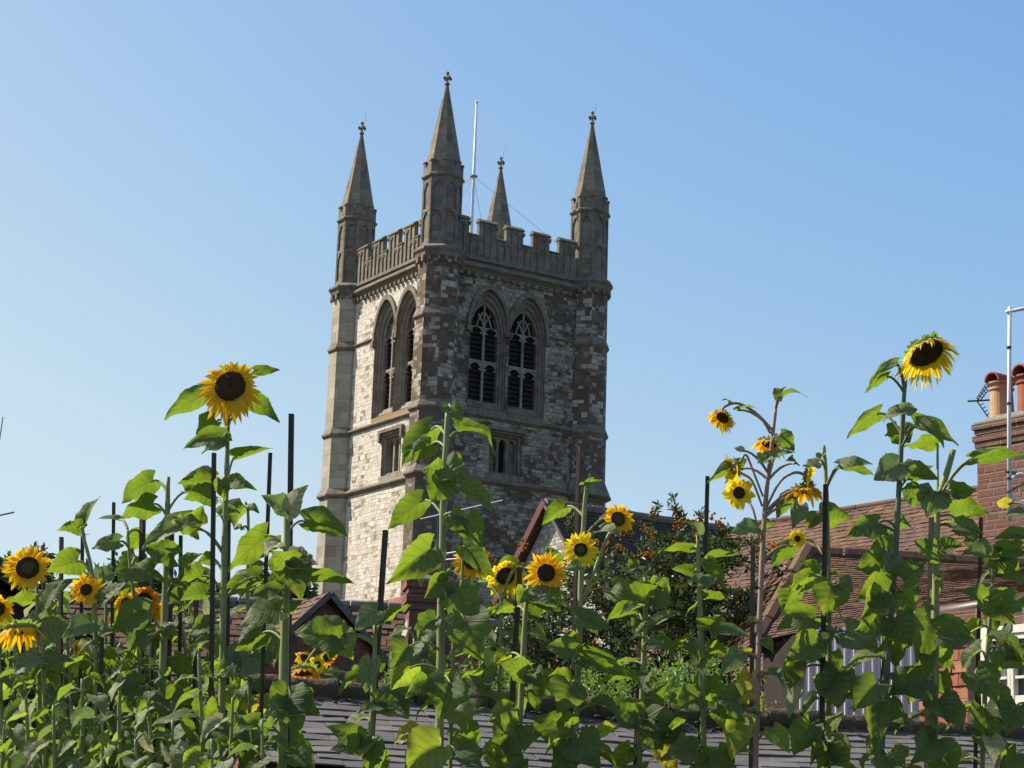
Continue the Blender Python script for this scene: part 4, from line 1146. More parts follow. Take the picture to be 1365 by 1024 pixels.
# trees beyond the cottage
def tree(name, label, cx, cy, Y, rx, rz, n, seed, L=.16, mat='tree_leaf'):
    r = random.Random(seed)
    c = P(cx, cy, Y); o = tag(empty(name, (c.x, c.y, 0)), label, 'tree', 'trees beyond the cottage roof')
    tr, cr2 = MB(), MB()
    top = c.z + rz * .3
    tr.tube([(0, 0, 0), (.05 * rx, 0, c.z * .5), (0, 0, top)], [.16, .12, .03], 8)
    lumps = []
    for k in range(26):
        d = rvec(r); d = Vector((d.x * rx, d.y * rx, d.z * rz)) * r.uniform(.35, 1)
        q = Vector((0, 0, c.z)) + d; lumps.append((q, r.uniform(.18, .36) * rx))
        tr.tube([(0, 0, c.z - rz * .5), q * .5 + Vector((0, 0, c.z * .48)), q], [.06, .03, .01], 5)
    for k in range(n):
        q, lr2 = lumps[r.randrange(len(lumps))]
        p = q + rvec(r) * lr2 * r.uniform(.5, 1.05)
        leaf_quads(cr2, p, rvec(r), (rvec(r) + Vector((-.3, 0, .6))).normalized(), L * r.uniform(.6, 1.2), L * r.uniform(.3, .55))
    tr.build('trunk', M['bark'], o); cr2.build('crown', M[mat], o)
tree('tree', 'small leafy tree rising behind the cottage left of the brick gable', 378, 792, 30, .62, .55, 2600, 1)
tree('tree', 'small leafy tree behind the cottage, the middle of three crowns on the left skyline', 165, 790, 30, .75, .55, 2600, 2)
tree('tree', 'leafy tree at the far left edge behind the dark shed roof', 22, 782, 30, .8, .5, 2600, 3)
tree('tree', 'small leafy tree behind the cottage roof just right of the thick cut sunflower stem', 262, 800, 31, .55, .4, 1500, 4)
# terracotta pot behind the left stems
pc = P(257, 984, 9.9); pt = MB()
pt.rings(0, 0, [(.05, -.075), (.085, .05), (.095, .05), (.095, .085), (.082, .085), (.07, .0)], 20)
o = pt.build('terracotta_pot', M['pot_red']); o.location = pc
tag(o, 'terracotta flower pot on a post, glimpsed between the left stems near the slate roof', 'flower pot')
po_ = MB(); po_.box(-.05, .05, -.05, .05, 0, pc.z - .076); o2 = po_.build('post', M['stake'], None); o2.location = (pc.x, pc.y, 0)
tag(o2, 'short dark timber post carrying the terracotta flower pot', 'post')

# ------------------------------------------------------------------ sunflowers
PX = lambda Y: Y / F
def path3(pts, Y):
    """stem path: (px, py[, depth offset]) from the top down, carried on to the ground"""
    v = [P(p[0], p[1], Y + (p[2] if len(p) > 2 else 0)) for p in pts]
    return v
def smooth_path(v, sub=4):
    out = []
    n = len(v)
    for i in range(n - 1):
        p0, p1, p2, p3 = v[max(i - 1, 0)], v[i], v[i + 1], v[min(i + 2, n - 1)]
        for k in range(sub):
            t = k / sub
            out.append(.5 * ((2 * p1) + (p2 - p0) * t + (2 * p0 - 5 * p1 + 4 * p2 - p3) * t * t + (3 * p1 - p0 - 3 * p2 + p3) * t ** 3))
    out.append(v[-1]); return out
def leaf_mesh(mb, B, T, w, th, r, droop=None, cup=None, wav=None, roll=0.0):
    """heart-shaped blade from B to T, w wide; th turns its face from the sky (0) to the viewer (90) or away (negative)"""
    ax = T - B; L = ax.length
    if L < 1e-4: return
    ax = ax / L
    n0 = Vector((roll, -math.sin(R(th)), math.cos(R(th))))
    n = n0 - ax * n0.dot(ax)
    if n.length < .15: n = Vector((0, -1, .3)) - ax * Vector((0, -1, .3)).dot(ax)
    n.normalize(); s = ax.cross(n).normalized()
    droop = r.uniform(.08, .22) if droop is None else droop
    droop *= r.choice((.8, 1.2, 2.0))
    cup = r.uniform(-.1, .72) if cup is None else cup
    wav = r.uniform(.02, .085) if wav is None else wav
    NU, NV = 6, 22
    curl_l, curl_r = (r.uniform(.3, 1.1) if r.random() < .3 else 0.0 for _ in 'lr')
    ph, fq, ph2 = r.uniform(0, 6.28), r.uniform(9, 15), r.uniform(0, 6.28)
    tw_ = r.uniform(-.55, .55)
    asym = r.uniform(-.1, .1)
    b = len(mb.v)
    vs, uvs = [], []
    for j in range(NV + 1):
        v = j / NV
        f = math.sin(math.pi * min(1, (v * .965 + .035)) ** .58) ** .8
        f *= 1 - .42 * max(0, v - .5) / .5
        if j == NV: f = .0
        arch_ = 4 * v * (1 - v) * droop * L * .6 + (-(v ** 2.4) * droop * L * .5) * .4
        for i in range(-NU, NU + 1):
            u = i / NU; a = abs(u)
            hw_ = w / 2 * f * (1 + asym * (1 if u > 0 else -1))
            edge = 1 + (r.uniform(-.06, .05) + .03 * math.sin(v * 21 + ph2 + (1.7 if u > 0 else 0)) if a > .99 else 0)
            x = u * hw_ * edge
            back = -.20 * L * (a ** 1.3) * (1 - v) ** 2.6
            z = arch_ + cup * a * hw_ - (.35 * cup + .06) * (a ** 2.2) * hw_
            z += wav * w * (a ** 1.8) * math.sin(v * fq + ph + (1.3 if u > 0 else 0))
            z += .022 * w * math.cos(6.283 * (v * 5.5 - a ** .8 * 1.7)) * min(1, a * 4) * (1.15 - a) * min(1, 5 * (1 - v))
            cq = curl_l if u < 0 else curl_r
            if cq and a > .45: z += cq * hw_ * (a - .45) ** 1.5 * 1.6; x *= 1 - cq * .28 * (a - .45)
            ca, sa = math.cos(tw_ * v), math.sin(tw_ * v)
            x2, z2 = x * ca - (z - arch_) * sa, x * sa + (z - arch_) * ca + arch_
            vs.append(B + ax * (v * L + back) + s * x2 + n * z2); uvs.append((u, v))
    W2 = 2 * NU + 1
    fs = [(j * W2 + i, j * W2 + i + 1, (j + 1) * W2 + i + 1, (j + 1) * W2 + i) for j in range(NV) for i in range(2 * NU)]
    fs = [q[::-1] for q in fs]
    mb.add(vs, fs, 0); mb.uv += uvs
def petiole(mb, A, B, T, rad):
    d = (B - A)
    c = A.lerp(B, .55) + Vector((0, 0, d.length * .30))
    pts = [A.lerp(c, t).lerp(c.lerp(B, t), t) for t in (0, .2, .4, .6, .8, 1.0)]
    pts.append(B + (T - B) * .06)
    k = len(mb.v)
    mb.tube(pts, [rad * (1.25 - .5 * i / len(pts)) for i in range(len(pts))], 6, 1, cap=False)
    mb.uv += [(0, 0)] * (len(mb.v) - k)
KIND = {'n': 'leaf', 'y': 'leaf_yellow', 'l': 'leaf_lime', 'p': 'leaf_pale', 'g': 'leaf_grey', 'b': 'leaf_brown'}
def add_leaf(root, A, B, T, w, th, kind, r, stemm, Y, rad=1.6, roll=0.0, **kw):
    mb = MB(); mb.uv = []
    o0 = root.location
    leaf_mesh(mb, B - o0, T - o0, w, th, r, roll=roll, **kw)
    if not mb.v: return
    if A is not None: petiole(mb, A - o0, B - o0, T - o0, rad * PX(Y))
    o = mb.build('leaf', [M[KIND[kind]], M[stemm]], root, smooth=True)
    lab = {'y': 'yellow leaf', 'l': 'lime yellow leaf', 'p': 'pale faded leaf', 'b': 'brown withered leaf'}.get(kind)
    if lab: o['label'] = lab
    return o
def head(root, px, py, Y, rpx, facing, disc=.42, petal='petal', core='disc', droop=.25, n=30, seed=0, back=True, cone=.15, ragged=.15, bract=1.0):
    """flower head seen at px, py; facing = (right, towards the viewer, up)"""
    r = random.Random(seed * 13 + 5)
    c = P(px, py, Y) - root.location
    Rr = rpx * PX(Y); rd = Rr * disc
    f = Vector((facing[0], -facing[1], facing[2])).normalized()
    up = Vector((0, 0, 1)) - f * f.z
    if up.length < .2: up = Vector((0, 1, 0)) - f * f.y
    up.normalize(); rt = up.cross(f).normalized()
    g = Vector((0, 0, -1))
    hb = MB()                                               # green back of the head
    prof = [(.25, -.62), (.55, -.5), (.95, -.30), (1.12, -.12), (1.0, .0)]
    ns = 16; vs = []
    for q, z in prof:
        for k in range(ns):
            a = 2 * math.pi * k / ns; vs.append(c + (rt * math.cos(a) + up * math.sin(a)) * rd * q + f * rd * z)
    hb.add(vs, [(i * ns + k, i * ns + (k + 1) % ns, (i + 1) * ns + (k + 1) % ns, (i + 1) * ns + k) for i in range(len(prof) - 1) for k in range(ns)] + [tuple(range(ns))[::-1]])
    ho = hb.build('flower_head', M['stem'], root, smooth=True)
    db = MB(); db.uv = []; vs = []
    rows, ns = 7, 28
    for j in range(rows + 1):
        q = j / rows
        z = .16 * (1 - q * q) - .10 * math.exp(-(q / .35) ** 2)
        for k in range(ns):
            a = 2 * math.pi * k / ns; vs.append(c + (rt * math.cos(a) + up * math.sin(a)) * rd * max(q, .001) + f * rd * z + rvec(r) * rd * .018); db.uv.append((k / ns, q))
    db.add(vs, [(j * ns + k, (j + 1) * ns + k, (j + 1) * ns + (k + 1) % ns, j * ns + (k + 1) % ns) for j in range(rows) for k in range(ns)])
    db.build('seed_disc', M[core], ho, smooth=True)
    pb = MB(); pb.uv = []
    for k in range(n):
        lay = k % 3 / 2
        a = 2 * math.pi * (k + r.uniform(-.35, .35)) / n
        rad = rt * math.cos(a) + up * math.sin(a); tan = up * math.cos(a) - rt * math.sin(a)
        L = (Rr - rd * .9) * r.uniform(.82 - ragged * .5, 1.06 + ragged * .5); wd = 2 * math.pi * Rr * .66 / n * r.uniform(1.35, 2.4)
        out = (rad + f * (cone + r.uniform(-.12, .16) + .08 * lay)).normalized()
        nn = (f - out * f.dot(out)).normalized()
        curl = r.uniform(-.25, .35); tws = r.uniform(-.7, .7); dr = droop * r.uniform(.6, 1.3); sb = r.uniform(-.25, .25)
        vs = []
        for j in range(6):
            t = j / 5
            wj = wd / 2 * (math.sin(math.pi * (t * .86 + .12)) ** .8 if j < 5 else .06)
            p = c + rad * rd * .9 + f * rd * .02 * (1 - lay) + out * L * t + nn * L * curl * t * t * .6 + tan * L * sb * t * t + g * L * dr * t ** 1.7
            ca, sa = math.cos(tws * t), math.sin(tws * t)
            sv = tan * ca + nn * sa
            for u in (-1, 0, 1):
                vs.append(p + sv * wj * u + nn * (-.25 * wj * (1 - abs(u)))); pb.uv.append((u * .5 + .5, t))
        pb.add(vs, [(j * 3 + i, j * 3 + i + 1, j * 3 + i + 4, j * 3 + i + 3) for j in range(5) for i in range(2)])
    pb.build('petal_ring', M[petal], ho, smooth=True)
    bb_ = MB(); bb_.uv = []
    for k in range(22):                                     # green bracts behind the petals
        a = 2 * math.pi * (k + r.uniform(-.3, .3)) / 22
        rad = rt * math.cos(a) + up * math.sin(a); tan = up * math.cos(a) - rt * math.sin(a)
        L = min(rd * r.uniform(.4, .8), (Rr - rd) * r.uniform(.45, .85)) * bract; wv_ = rd * .17
        q0 = c + rad * rd * .95 - f * rd * .22
        out = (rad - f * r.uniform(.05, .7)).normalized()
        vs = []
        for t, ww in ((0, .8), (.4, 1), (.75, .5), (1, .05)):
            p = q0 + out * L * t + g * L * .1 * t * t - f * L * .15 * t * t
            vs += [p - tan * wv_ * ww, p + f * wv_ * .2 * ww, p + tan * wv_ * ww]; bb_.uv += [(-1, t), (0, t), (1, t)]
        bb_.add(vs, [(j * 3 + i, j * 3 + i + 1, j * 3 + i + 4, j * 3 + i + 3) for j in range(3) for i in range(2)])
    bb_.build('bract_ring', M['leaf'], ho, smooth=True)
    return c + root.location - f * rd * .6
def sunflower(label, Y, stem, rad, leaves='', heads=(), branches=(), auto=None, mat='stem', seed=1, cat='sunflower'):
    """stem: (px, py) from the top down; leaves: lines of  attach_y bx by tx ty width turn [kind]"""
    r = random.Random(seed * 101 + 7)
    v = path3(stem, Y)
    low, d = v[-1], (v[-1] - v[-2]).normalized()
    foot = Vector((low.x + d.x * .15, low.y, 0.0))
    foot.z = 0
    root = tag(empty('sunflower', foot), label, cat, 'sunflowers in the garden bed')
    full = smooth_path(v, 5)
    full = full + [low.lerp(foot, .35), low.lerp(foot, .7), foot]
    mb = MB(); R_ = rad * PX(Y)
    nn = len(full)
    rr = [R_ * (.56 + .40 * min(1, i / max(1, nn * .55))) * (1 + .08 * math.sin(i * 2.3 + seed)) for i in range(nn)]
    mb.tube([p - foot for p in full], rr, 9)
    mb.build('stem', M[mat], root, smooth=True)
    def at(py):
        for a, b in zip(stem[:-1], stem[1:]):
            if a[1] <= py <= b[1]:
                t = (py - a[1]) / (b[1] - a[1] + 1e-6)
                return P(a[0] + (b[0] - a[0]) * t, py, Y)
        e = stem[0] if py < stem[0][1] else stem[-1]
        return P(e[0], e[1], Y)
    for br in branches:
        pts = smooth_path([P(p[0], p[1], Y + (p[2] if len(p) > 2 else 0)) for p in br[1]], 4)
        mb = MB(); mb.tube([p - foot for p in pts], [br[0] * PX(Y) * (.85 + .3 * i / len(pts)) for i in range(len(pts))], 7)
        mb.build('branch', M[mat], root, smooth=True)
    for h in heads:
        kw = dict(h[6]) if len(h) > 6 else {}
        head(root, h[0], h[1], Y + h[2], h[3], h[4], disc=h[5], seed=seed + int(h[0]), **kw)
    for ln in leaves.strip().splitlines():
        q = ln.split()
        if not q: continue
        ay, bx, by, tx, ty, w, th = map(float, q[:7]); kind = q[7] if len(q) > 7 else 'n'
        r2 = random.Random(int(bx * 7 + ty * 3))
        side = 1 if th > 45 else (-1 if th < -30 else 0)
        dy = r2.uniform(-.05, .05) - .07 * side
        A = at(ay) if ay > 0 else None
        B = P(bx, by, Y + dy); T = P(tx, ty, Y + dy + r2.uniform(-.05, .05) - (.02 if th > 45 else 0))
        add_leaf(root, A, B, T, w * PX(Y) * 1.03, th, kind, r2, mat, Y, roll=r2.uniform(-.25, .15))
    if auto:
        y0, y1, step, L0 = auto[:4]
        kinds = auto[4] if len(auto) > 4 else 'nnnnnnnl'
        y = y0; k = 0; az = r.uniform(0, 6.28)
        while y < y1:
            A = at(y)
            if y > stem[-1][1]: A = P(stem[-1][0], y, Y)
            az += 2.4 + r.uniform(-.5, .5)
            hd = Vector((math.cos(az), math.sin(az) * .8, 0))
            L = L0 * PX(Y) * r.uniform(.75, 1.2) * (.62 + .5 * min(1, (y - y0) / 130))
            pl = L * r.uniform(.35, .7)
            B = A + hd * pl * .85 + Vector((0, 0, pl * r.uniform(.2, .75)))
            dv = (hd * r.uniform(.5, 1.0) + Vector((-.25, -.1, -r.uniform(.25, 1.0)))).normalized()
            T = B + dv * L
            add_leaf(root, A, B, T, L * r.uniform(.62, .86), r.gauss(25, 30), r.choice(kinds), r, mat, Y, roll=-r.uniform(.1, .7))
            y += step * r.uniform(.7, 1.3); k += 1
    return root

# --- the tall ones against the sky, left
sunflower('tall sunflower with the big dark-centred head against the sky, left of the tower', 7.6,
  [(304, 540, .06), (303, 600), (300, 700), (297, 850), (295, 1030)], 4.6, """
566 276 527 218 559 38 -55
570 326 530 374 563 34 -60
560 340 494 374 493 15 -60
572 288 562 261 580 32 -40
600 296 583 244 598 30 65
598 296 590 268 604 18 80 g
595 300 580 310 588 14 80
645 313 610 364 597 28 -40
645 284 640 236 644 34 -45
660 302 650 342 652 34 60
665 296 640 300 668 22 85
683 282 664 245 664 38 -40
740 264 706 228 692 54 -50
742 258 702 224 690 40 30
700 292 686 322 684 18 40 g
790 270 768 240 776 36 -20
800 276 792 240 800 34 -50
800 345 770 288 800 32 -55
770 284 745 262 752 24 -60
830 286 830 250 850 34 40
880 330 902 350 930 36 30""",
  heads=[(307, 515, -.04, 44, (-.10, .95, .12), .50, {'petal': 'petal', 'droop': .40, 'n': 48, 'ragged': .3, 'cone': .0})],
  branches=[(3.6, [(304, 545, .06), (305, 528, .10), (306, 518, .06)])], auto=(860, 1040, 20, 46), seed=1)
sunflower('thick cut-topped sunflower stem with hanging leaves, right of a stake group on the left', 7.9,
  [(224, 636), (222, 740), (218, 860), (213, 1030)], 5.4, """
657 204 641 160 671 36 -50
690 204 672 159 689 40 -50
683 247 656 292 668 38 40
720 251 696 186 734 34 70 g
745 232 742 188 728 34 80
760 247 758 270 738 30 80
780 205 760 160 772 40 60
800 236 770 262 800 40 50
810 240 806 280 772 40 -50
850 190 812 150 840 40 70""", auto=(840, 1040, 15, 50), seed=2)
sunflower('thick pale green sunflower stem with pale floppy leaves in front of the tallest left stake', 7.3,
  [(383, 664), (382, 760), (379, 880), (376, 1030)], 7.0, """
690 382 682 348 660 30 60 g
690 385 682 410 646 32 70 p
690 384 676 376 656 20 40 g
712 407 696 466 716 40 -40
735 356 714 304 762 46 -50
738 374 730 352 742 40 20 p
760 381 750 362 735 42 85
762 382 748 402 800 60 95
758 388 748 424 752 40 75 p
768 408 766 474 778 28 -25
790 372 790 330 800 34 50
818 372 814 318 834 48 60
820 374 818 404 800 26 -50
858 350 844 312 868 36 -55
910 388 930 425 952 50 90
915 384 924 358 948 46 90
920 386 930 400 978 54 95
955 350 985 318 1030 40 70
985 345 965 300 1000 34 60
1000 395 1000 420 1030 40 80""", seed=3)
sunflower('thin yellowish sunflower stem with a few small leaves, just right of the tall left head', 7.7,
  [(327, 669), (331, 690), (330, 780), (332, 860), (333, 1030)], 2.8, """
675 326 674 312 706 36 -45
676 331 676 346 684 14 50
705 322 706 312 706 10 60
730 338 728 352 738 30 70 g
760 336 756 358 752 16 30 g
770 326 768 314 762 12 40 g
880 331 874 288 905 50 75 g
880 336 872 342 892 22 60
943 350 940 312 960 34 -40 y
938 345 935 360 948 26 40 l
905 320 905 318 936 22 -40 l
990 352 990 318 1034 40 70 g""", mat='stem_pink' if False else 'stem', seed=4)
sunflower('yellow sunflower head facing us at the far left edge with a wide dark disc', 8.1,
  [(47, 770, .05), (50, 800), (52, 900), (55, 1030)], 3.6, """
800 46 800 0 806 34 -30
815 60 810 105 770 30 50
835 52 830 22 852 40 70 g
840 58 835 98 838 46 75 g
870 48 866 20 890 36 50""",
  heads=[(37, 757, -.03, 33, (.12, .97, .15), .48, {'petal': 'petal', 'core': 'disc_green', 'droop': .12, 'n': 40})],
  branches=[(3.0, [(47, 775, .05), (44, 765, .09), (38, 758, .05)])], auto=(880, 1040, 15, 44), seed=5)
sunflower('sunflower with a small spiky yellow head and a leafy leaning shoot above it, left side', 7.9,
  [(108, 702), (113, 722), (122, 762), (127, 830), (128, 1030)], 3.2, """
712 111 698 134 661 28 40
722 110 708 76 706 34 -50
765 104 748 62 762 42 -60
800 135 800 172 776 30 60
835 122 832 82 850 34 60 g
850 130 850 160 842 26 30 g""",
  heads=[(115, 786, -.05, 23, (.0, .96, .1), .36, {'petal': 'petal', 'n': 24, 'droop': .12, 'ragged': .4})],
  branches=[(2.6, [(126, 822), (124, 806, .0), (117, 788, .0)])], auto=(862, 1040, 16, 46), seed=6)
sunflower('drooping orange sunflower head hanging side-on at the left edge', 7.7,
  [(52, 850), (58, 880), (60, 1030)], 3.6, """
880 50 878 12 905 34 60 g
890 64 886 100 880 30 60""",
  heads=[(26, 840, 0, 36, (.15, .12, -.98), .55, {'petal': 'petal', 'droop': .95, 'n': 44, 'cone': .1, 'ragged': .3})],
  branches=[(3.2, [(53, 860), (48, 838), (36, 830), (27, 836)])], auto=(900, 1040, 15, 44), seed=7)
sunflower('orange sunflower head cut by the left edge of the picture below the widest left head', 8.0,
  [(-4, 830), (0, 900), (4, 1030)], 3.2, "",
  heads=[(-3, 812, 0, 22, (.3, .9, -.1), .45, {'petal': 'petal', 'n': 30, 'droop': .3})],
  branches=[(2.6, [(-4, 835), (-6, 820, .05), (-3, 813, .04)])], auto=(845, 1040, 15, 42), seed=8)
sunflower('small young yellow sunflower seen from the side among leaves, low on the left', 8.0,
  [(92, 874), (94, 910), (96, 1030)], 2.4, "",
  heads=[(105, 864, 0, 13, (.75, .6, -.05), .36, {'petal': 'petal', 'n': 20, 'droop': .1})],
  branches=[(1.8, [(92, 878), (96, 866), (103, 864)])], auto=(890, 1040, 17, 42), seed=9)
sunflower('sunflower with two ragged orange heads half hidden behind leaves, left of the thick cut stem', 8.1,
  [(170, 705), (174, 760), (184, 850), (187, 1030)], 3.0, """
705 160 693 128 692 12 40
730 158 722 121 731 24 75 g
712 188 712 170 738 34 -45
760 182 742 158 790 38 -60
800 192 795 148 800 34 -50
775 150 765 128 776 30 75 g
820 198 815 150 835 40 75 g
815 200 830 172 870 44 80 g""",
  heads=[(168, 806, .02, 20, (-.55, .75, -.2), .5, {'petal': 'petal', 'n': 24, 'droop': .3}), (192, 800, .05, 24, (.1, .9, -.25), .45, {'petal': 'petal_orange', 'n': 26, 'droop': .3})],
  branches=[(2.2, [(184, 850), (176, 815, .05), (169, 806, .04)]), (2.2, [(184, 845), (190, 815, .08), (192, 802, .08)])], auto=(850, 1040, 16, 46), seed=10)
sunflower('small yellow sunflower head showing behind the thick cut stem on the left', 8.4,
  [(204, 820), (205, 880), (207, 1030)], 2.6, "",
  heads=[(202, 814, .0, 20, (.5, .7, -.3), .45, {'petal': 'petal', 'n': 24, 'droop': .3})],
  branches=[(2.0, [(204, 828), (206, 816, .05), (203, 813, .04)])], auto=(850, 1040, 18, 40), seed=11)
# --- leafy headless plants filling the left bed
FILL = [
  (20, 838, 8.3, 3.0, 'headless young sunflower at the far left edge, leaves only, behind the drooping orange head'),
  (74, 800, 8.6, 2.8, 'headless sunflower with dull leaves between the widest left head and the spiky head'),
  (150, 830, 8.4, 3.0, 'headless leafy sunflower in front of the tiled roof left of the two ragged heads'),
  (245, 828, 8.3, 3.0, 'headless leafy sunflower just right of the thick cut stem, against the tiled roof'),
  (268, 872, 7.4, 3.4, 'short headless sunflower with grey-green leaves below the tall left head'),
  (36, 910, 7.4, 3.4, 'short leafy sunflower low in the left corner, nearest the edge'),
  (110, 905, 7.2, 3.4, 'short leafy sunflower low on the left, below the small spiky head'),
  (160, 900, 7.3, 3.4, 'short leafy sunflower low on the left, below the two ragged heads'),
  (198, 925, 7.1, 3.2, 'lowest leafy sunflower just left of the thick cut stem'),
  (75, 940, 7.0, 3.2, 'short leafy sunflower at the bottom edge, second from the left corner'),
  (310, 930, 7.2, 3.2, 'short leafy sunflower at the bottom edge below the thin yellowish stem'),
  (4, 960, 6.9, 3.2, 'leafy sunflower at the bottom left corner, its top level with the yellow weeds'),
  (135, 960, 6.9, 3.2, 'leafy sunflower at the bottom edge between the spiky head stem and the ragged pair'),
  (180, 985, 6.8, 3.0, 'lowest small sunflower at the bottom edge left of the terracotta pot'),
  (285, 985, 6.9, 3.0, 'small leafy sunflower at the bottom edge under the tall left head'),
  (350, 960, 7.0, 3.0, 'small leafy sunflower at the bottom edge left of the thick pale stem'),
  (62, 775, 8.5, 2.6, 'slim headless sunflower rising beside the second stake from the left edge'),
  (140, 760, 8.5, 2.6, 'slim headless sunflower rising between the leaning shoot and the two ragged heads'),
  (256, 762, 8.4, 2.6, 'slim headless sunflower rising between the thick cut stem and the tall left head'),
  (346, 790, 8.0, 2.6, 'slim headless sunflower rising beside the leaning dark stake on the left'),
  (90, 850, 8.4, 2.8, 'headless sunflower with leaves only, just below the small spiky head'),
  (232, 960, 7.0, 3.2, 'small leafy sunflower at the bottom edge beside the terracotta pot'),
]
for i, (x, y, Y, rad, lab) in enumerate(FILL):
    r = random.Random(300 + i)
    sunflower(lab, Y, [(x + r.uniform(-4, 4), y), (x + r.uniform(-3, 3), y + 60), (x + r.uniform(-6, 6), 1040)], rad, '', auto=(y + 4, 1045, 17, 46, 'nnnnnggnlp'), seed=30 + i)
# --- orange heads behind the outhouse ridge
sunflower('drooping orange sunflower head hanging side-on behind the slate roof ridge', 11.9,
  [(398, 890), (396, 930)], 2.4, """
905 440 850 392 842 56 80
900 452 845 470 880 40 80
910 450 905 420 915 40 70
915 470 900 500 915 34 60""",
  heads=[(404, 896, -.2, 26, (.1, .25, -.95), .6, {'petal': 'petal_orange', 'droop': .8, 'n': 44, 'cone': .05, 'ragged': .05})],
  branches=[(2.4, [(398, 905), (398, 890), (404, 893), (404, 900)])], auto=(895, 960, 12, 40), seed=50)
sunflower('pair of small yellow and orange sunflowers behind the slate roof ridge beside the brick gable', 12.1,
  [(412, 898), (412, 940)], 2.2, "",
  heads=[(423, 886, -.25, 13, (.1, .95, .1), .38, {'petal': 'petal_lemon', 'n': 18, 'droop': .05}), (407, 878, 0, 16, (-.4, .6, -.6), .5, {'petal': 'petal', 'n': 22, 'droop': .3}), (436, 876, .1, 15, (.5, .5, -.6), .5, {'petal': 'petal_orange', 'n': 22, 'droop': .3})],
  branches=[(1.8, [(412, 905), (416, 890), (422, 886, -.18)]), (1.8, [(412, 905), (408, 888, .05), (407, 876, .05)]), (1.8, [(413, 905), (430, 886, .1), (436, 874, .15)])], auto=(895, 950, 14, 36), seed=51)
sunflower('leafy headless sunflower growing behind the slate roof ridge in front of the cottage chimney', 11.8,
  [(552, 850), (553, 930)], 2.6, """
880 545 868 520 900 40 85
876 560 850 596 842 40 50
890 570 880 600 905 36 70""", auto=(845, 950, 14, 44), seed=52)
sunflower('leafy headless sunflower behind the slate roof ridge, right of the cottage chimney', 12.0,
  [(640, 840), (640, 940)], 2.4, "", auto=(840, 960, 12, 46), seed=53)
# --- the middle
sunflower('sunflower with a leaning cut stem growing beside the leaning stake left of the tower foot', 7.1,
  [(500, 830), (499, 900), (496, 960), (492, 1030)], 4.6, """
850 503 814 472 842 32 70 g
845 509 832 548 806 28 -20
905 496 880 487 926 28 70 g
860 452 852 392 844 50 80
858 448 848 440 880 36 90
935 502 936 553 936 34 80
945 498 946 477 950 22 60 g
948 508 946 545 958 24 60 g
990 480 985 434 968 32 85
1000 482 995 440 1000 30 80
985 500 990 490 1030 30 70""", auto=(880, 1045, 30, 46), seed=60)
sunflower('tall headless sunflower stem in front of the tower, leaves hanging on both sides', 6.9,
  [(597, 546), (592, 640), (589, 760), (587, 900), (585, 1030)], 6.0, """
550 600 542 614 572 26 55
583 577 571 534 622 38 -60
598 575 593 548 614 32 -60
590 611 576 662 606 32 25
640 586 628 562 628 40 90
640 594 622 622 640 46 95
640 590 640 574 670 40 95
640 616 648 658 682 34 30
690 562 668 516 706 36 -55
690 600 688 624 714 30 60
700 622 690 642 730 40 95
760 574 732 514 778 50 85
760 575 734 560 782 38 30 g
770 598 775 566 798 36 85
785 610 786 630 832 52 95
815 618 822 642 884 60 95
830 582 826 556 850 32 60
868 546 862 524 890 44 80
895 548 890 520 920 42 -30 l
905 600 910 586 958 64 95
915 570 912 540 930 34 60
975 556 980 522 996 34 40 y
985 588 995 540 1030 60 70 l
1000 608 1000 645 1028 44 60""", seed=61)
sunflower('yellow sunflower in front of the tower wall with a dark leaf hanging across its face', 7.2,
  [(616, 772), (612, 800), (604, 870), (600, 1030)], 3.0, """
740 618 728 662 772 30 70
800 606 790 590 800 16 40
810 600 800 640 792 22 -40
770 596 762 600 760 14 -40""",
  heads=[(629, 748, .05, 27, (-.22, .95, .02), .44, {'petal': 'petal', 'n': 34, 'droop': .1})],
  branches=[(2.6, [(615, 776), (622, 760, .1), (628, 749, .1)])], auto=(800, 1030, 22, 42), seed=62)
sunflower('yellow sunflower with a bright leaf across its downturned disc, left of the dark bargeboard', 7.3,
  [(668, 800), (667, 860), (664, 1030)], 2.8, """
790 690 752 660 762 24 -20
800 690 756 706 770 14 30
790 640 772 660 768 18 -50""",
  heads=[(674, 768, .05, 29, (.2, .75, -.45), .45, {'petal': 'petal_lemon', 'core': 'disc_green', 'n': 30, 'droop': .25})],
  branches=[(2.4, [(668, 806), (672, 785, .1), (674, 770, .1)])], auto=(820, 1030, 20, 44), seed=63)
sunflower('yellow sunflower facing us squarely with a black disc, in front of the white gable', 7.0,
  [(706, 774, .04), (701, 810), (696, 900), (690, 1030)], 4.2, """
770 734 750 730 728 34 -60
790 700 788 690 806 28 80
800 712 800 744 812 34 55 g
805 712 806 704 826 30 -50
818 686 812 660 818 24 -50
880 676 874 656 888 24 -50 l
900 700 896 666 884 34 90
895 710 900 724 918 36 85
900 740 905 712 928 38 -50
955 692 966 660 1010 52 95
960 684 968 652 962 36 90
990 698 998 726 976 30 -50
1000 684 1004 664 1030 40 85""",
  heads=[(728, 764, -.02, 31, (.06, .98, -.08), .40, {'petal': 'petal', 'n': 40, 'droop': .06, 'ragged': .2})],
  branches=[(3.0, [(704, 782, .04), (712, 772, .07), (727, 764, .04)])], auto=(850, 1045, 23, 38), seed=64)
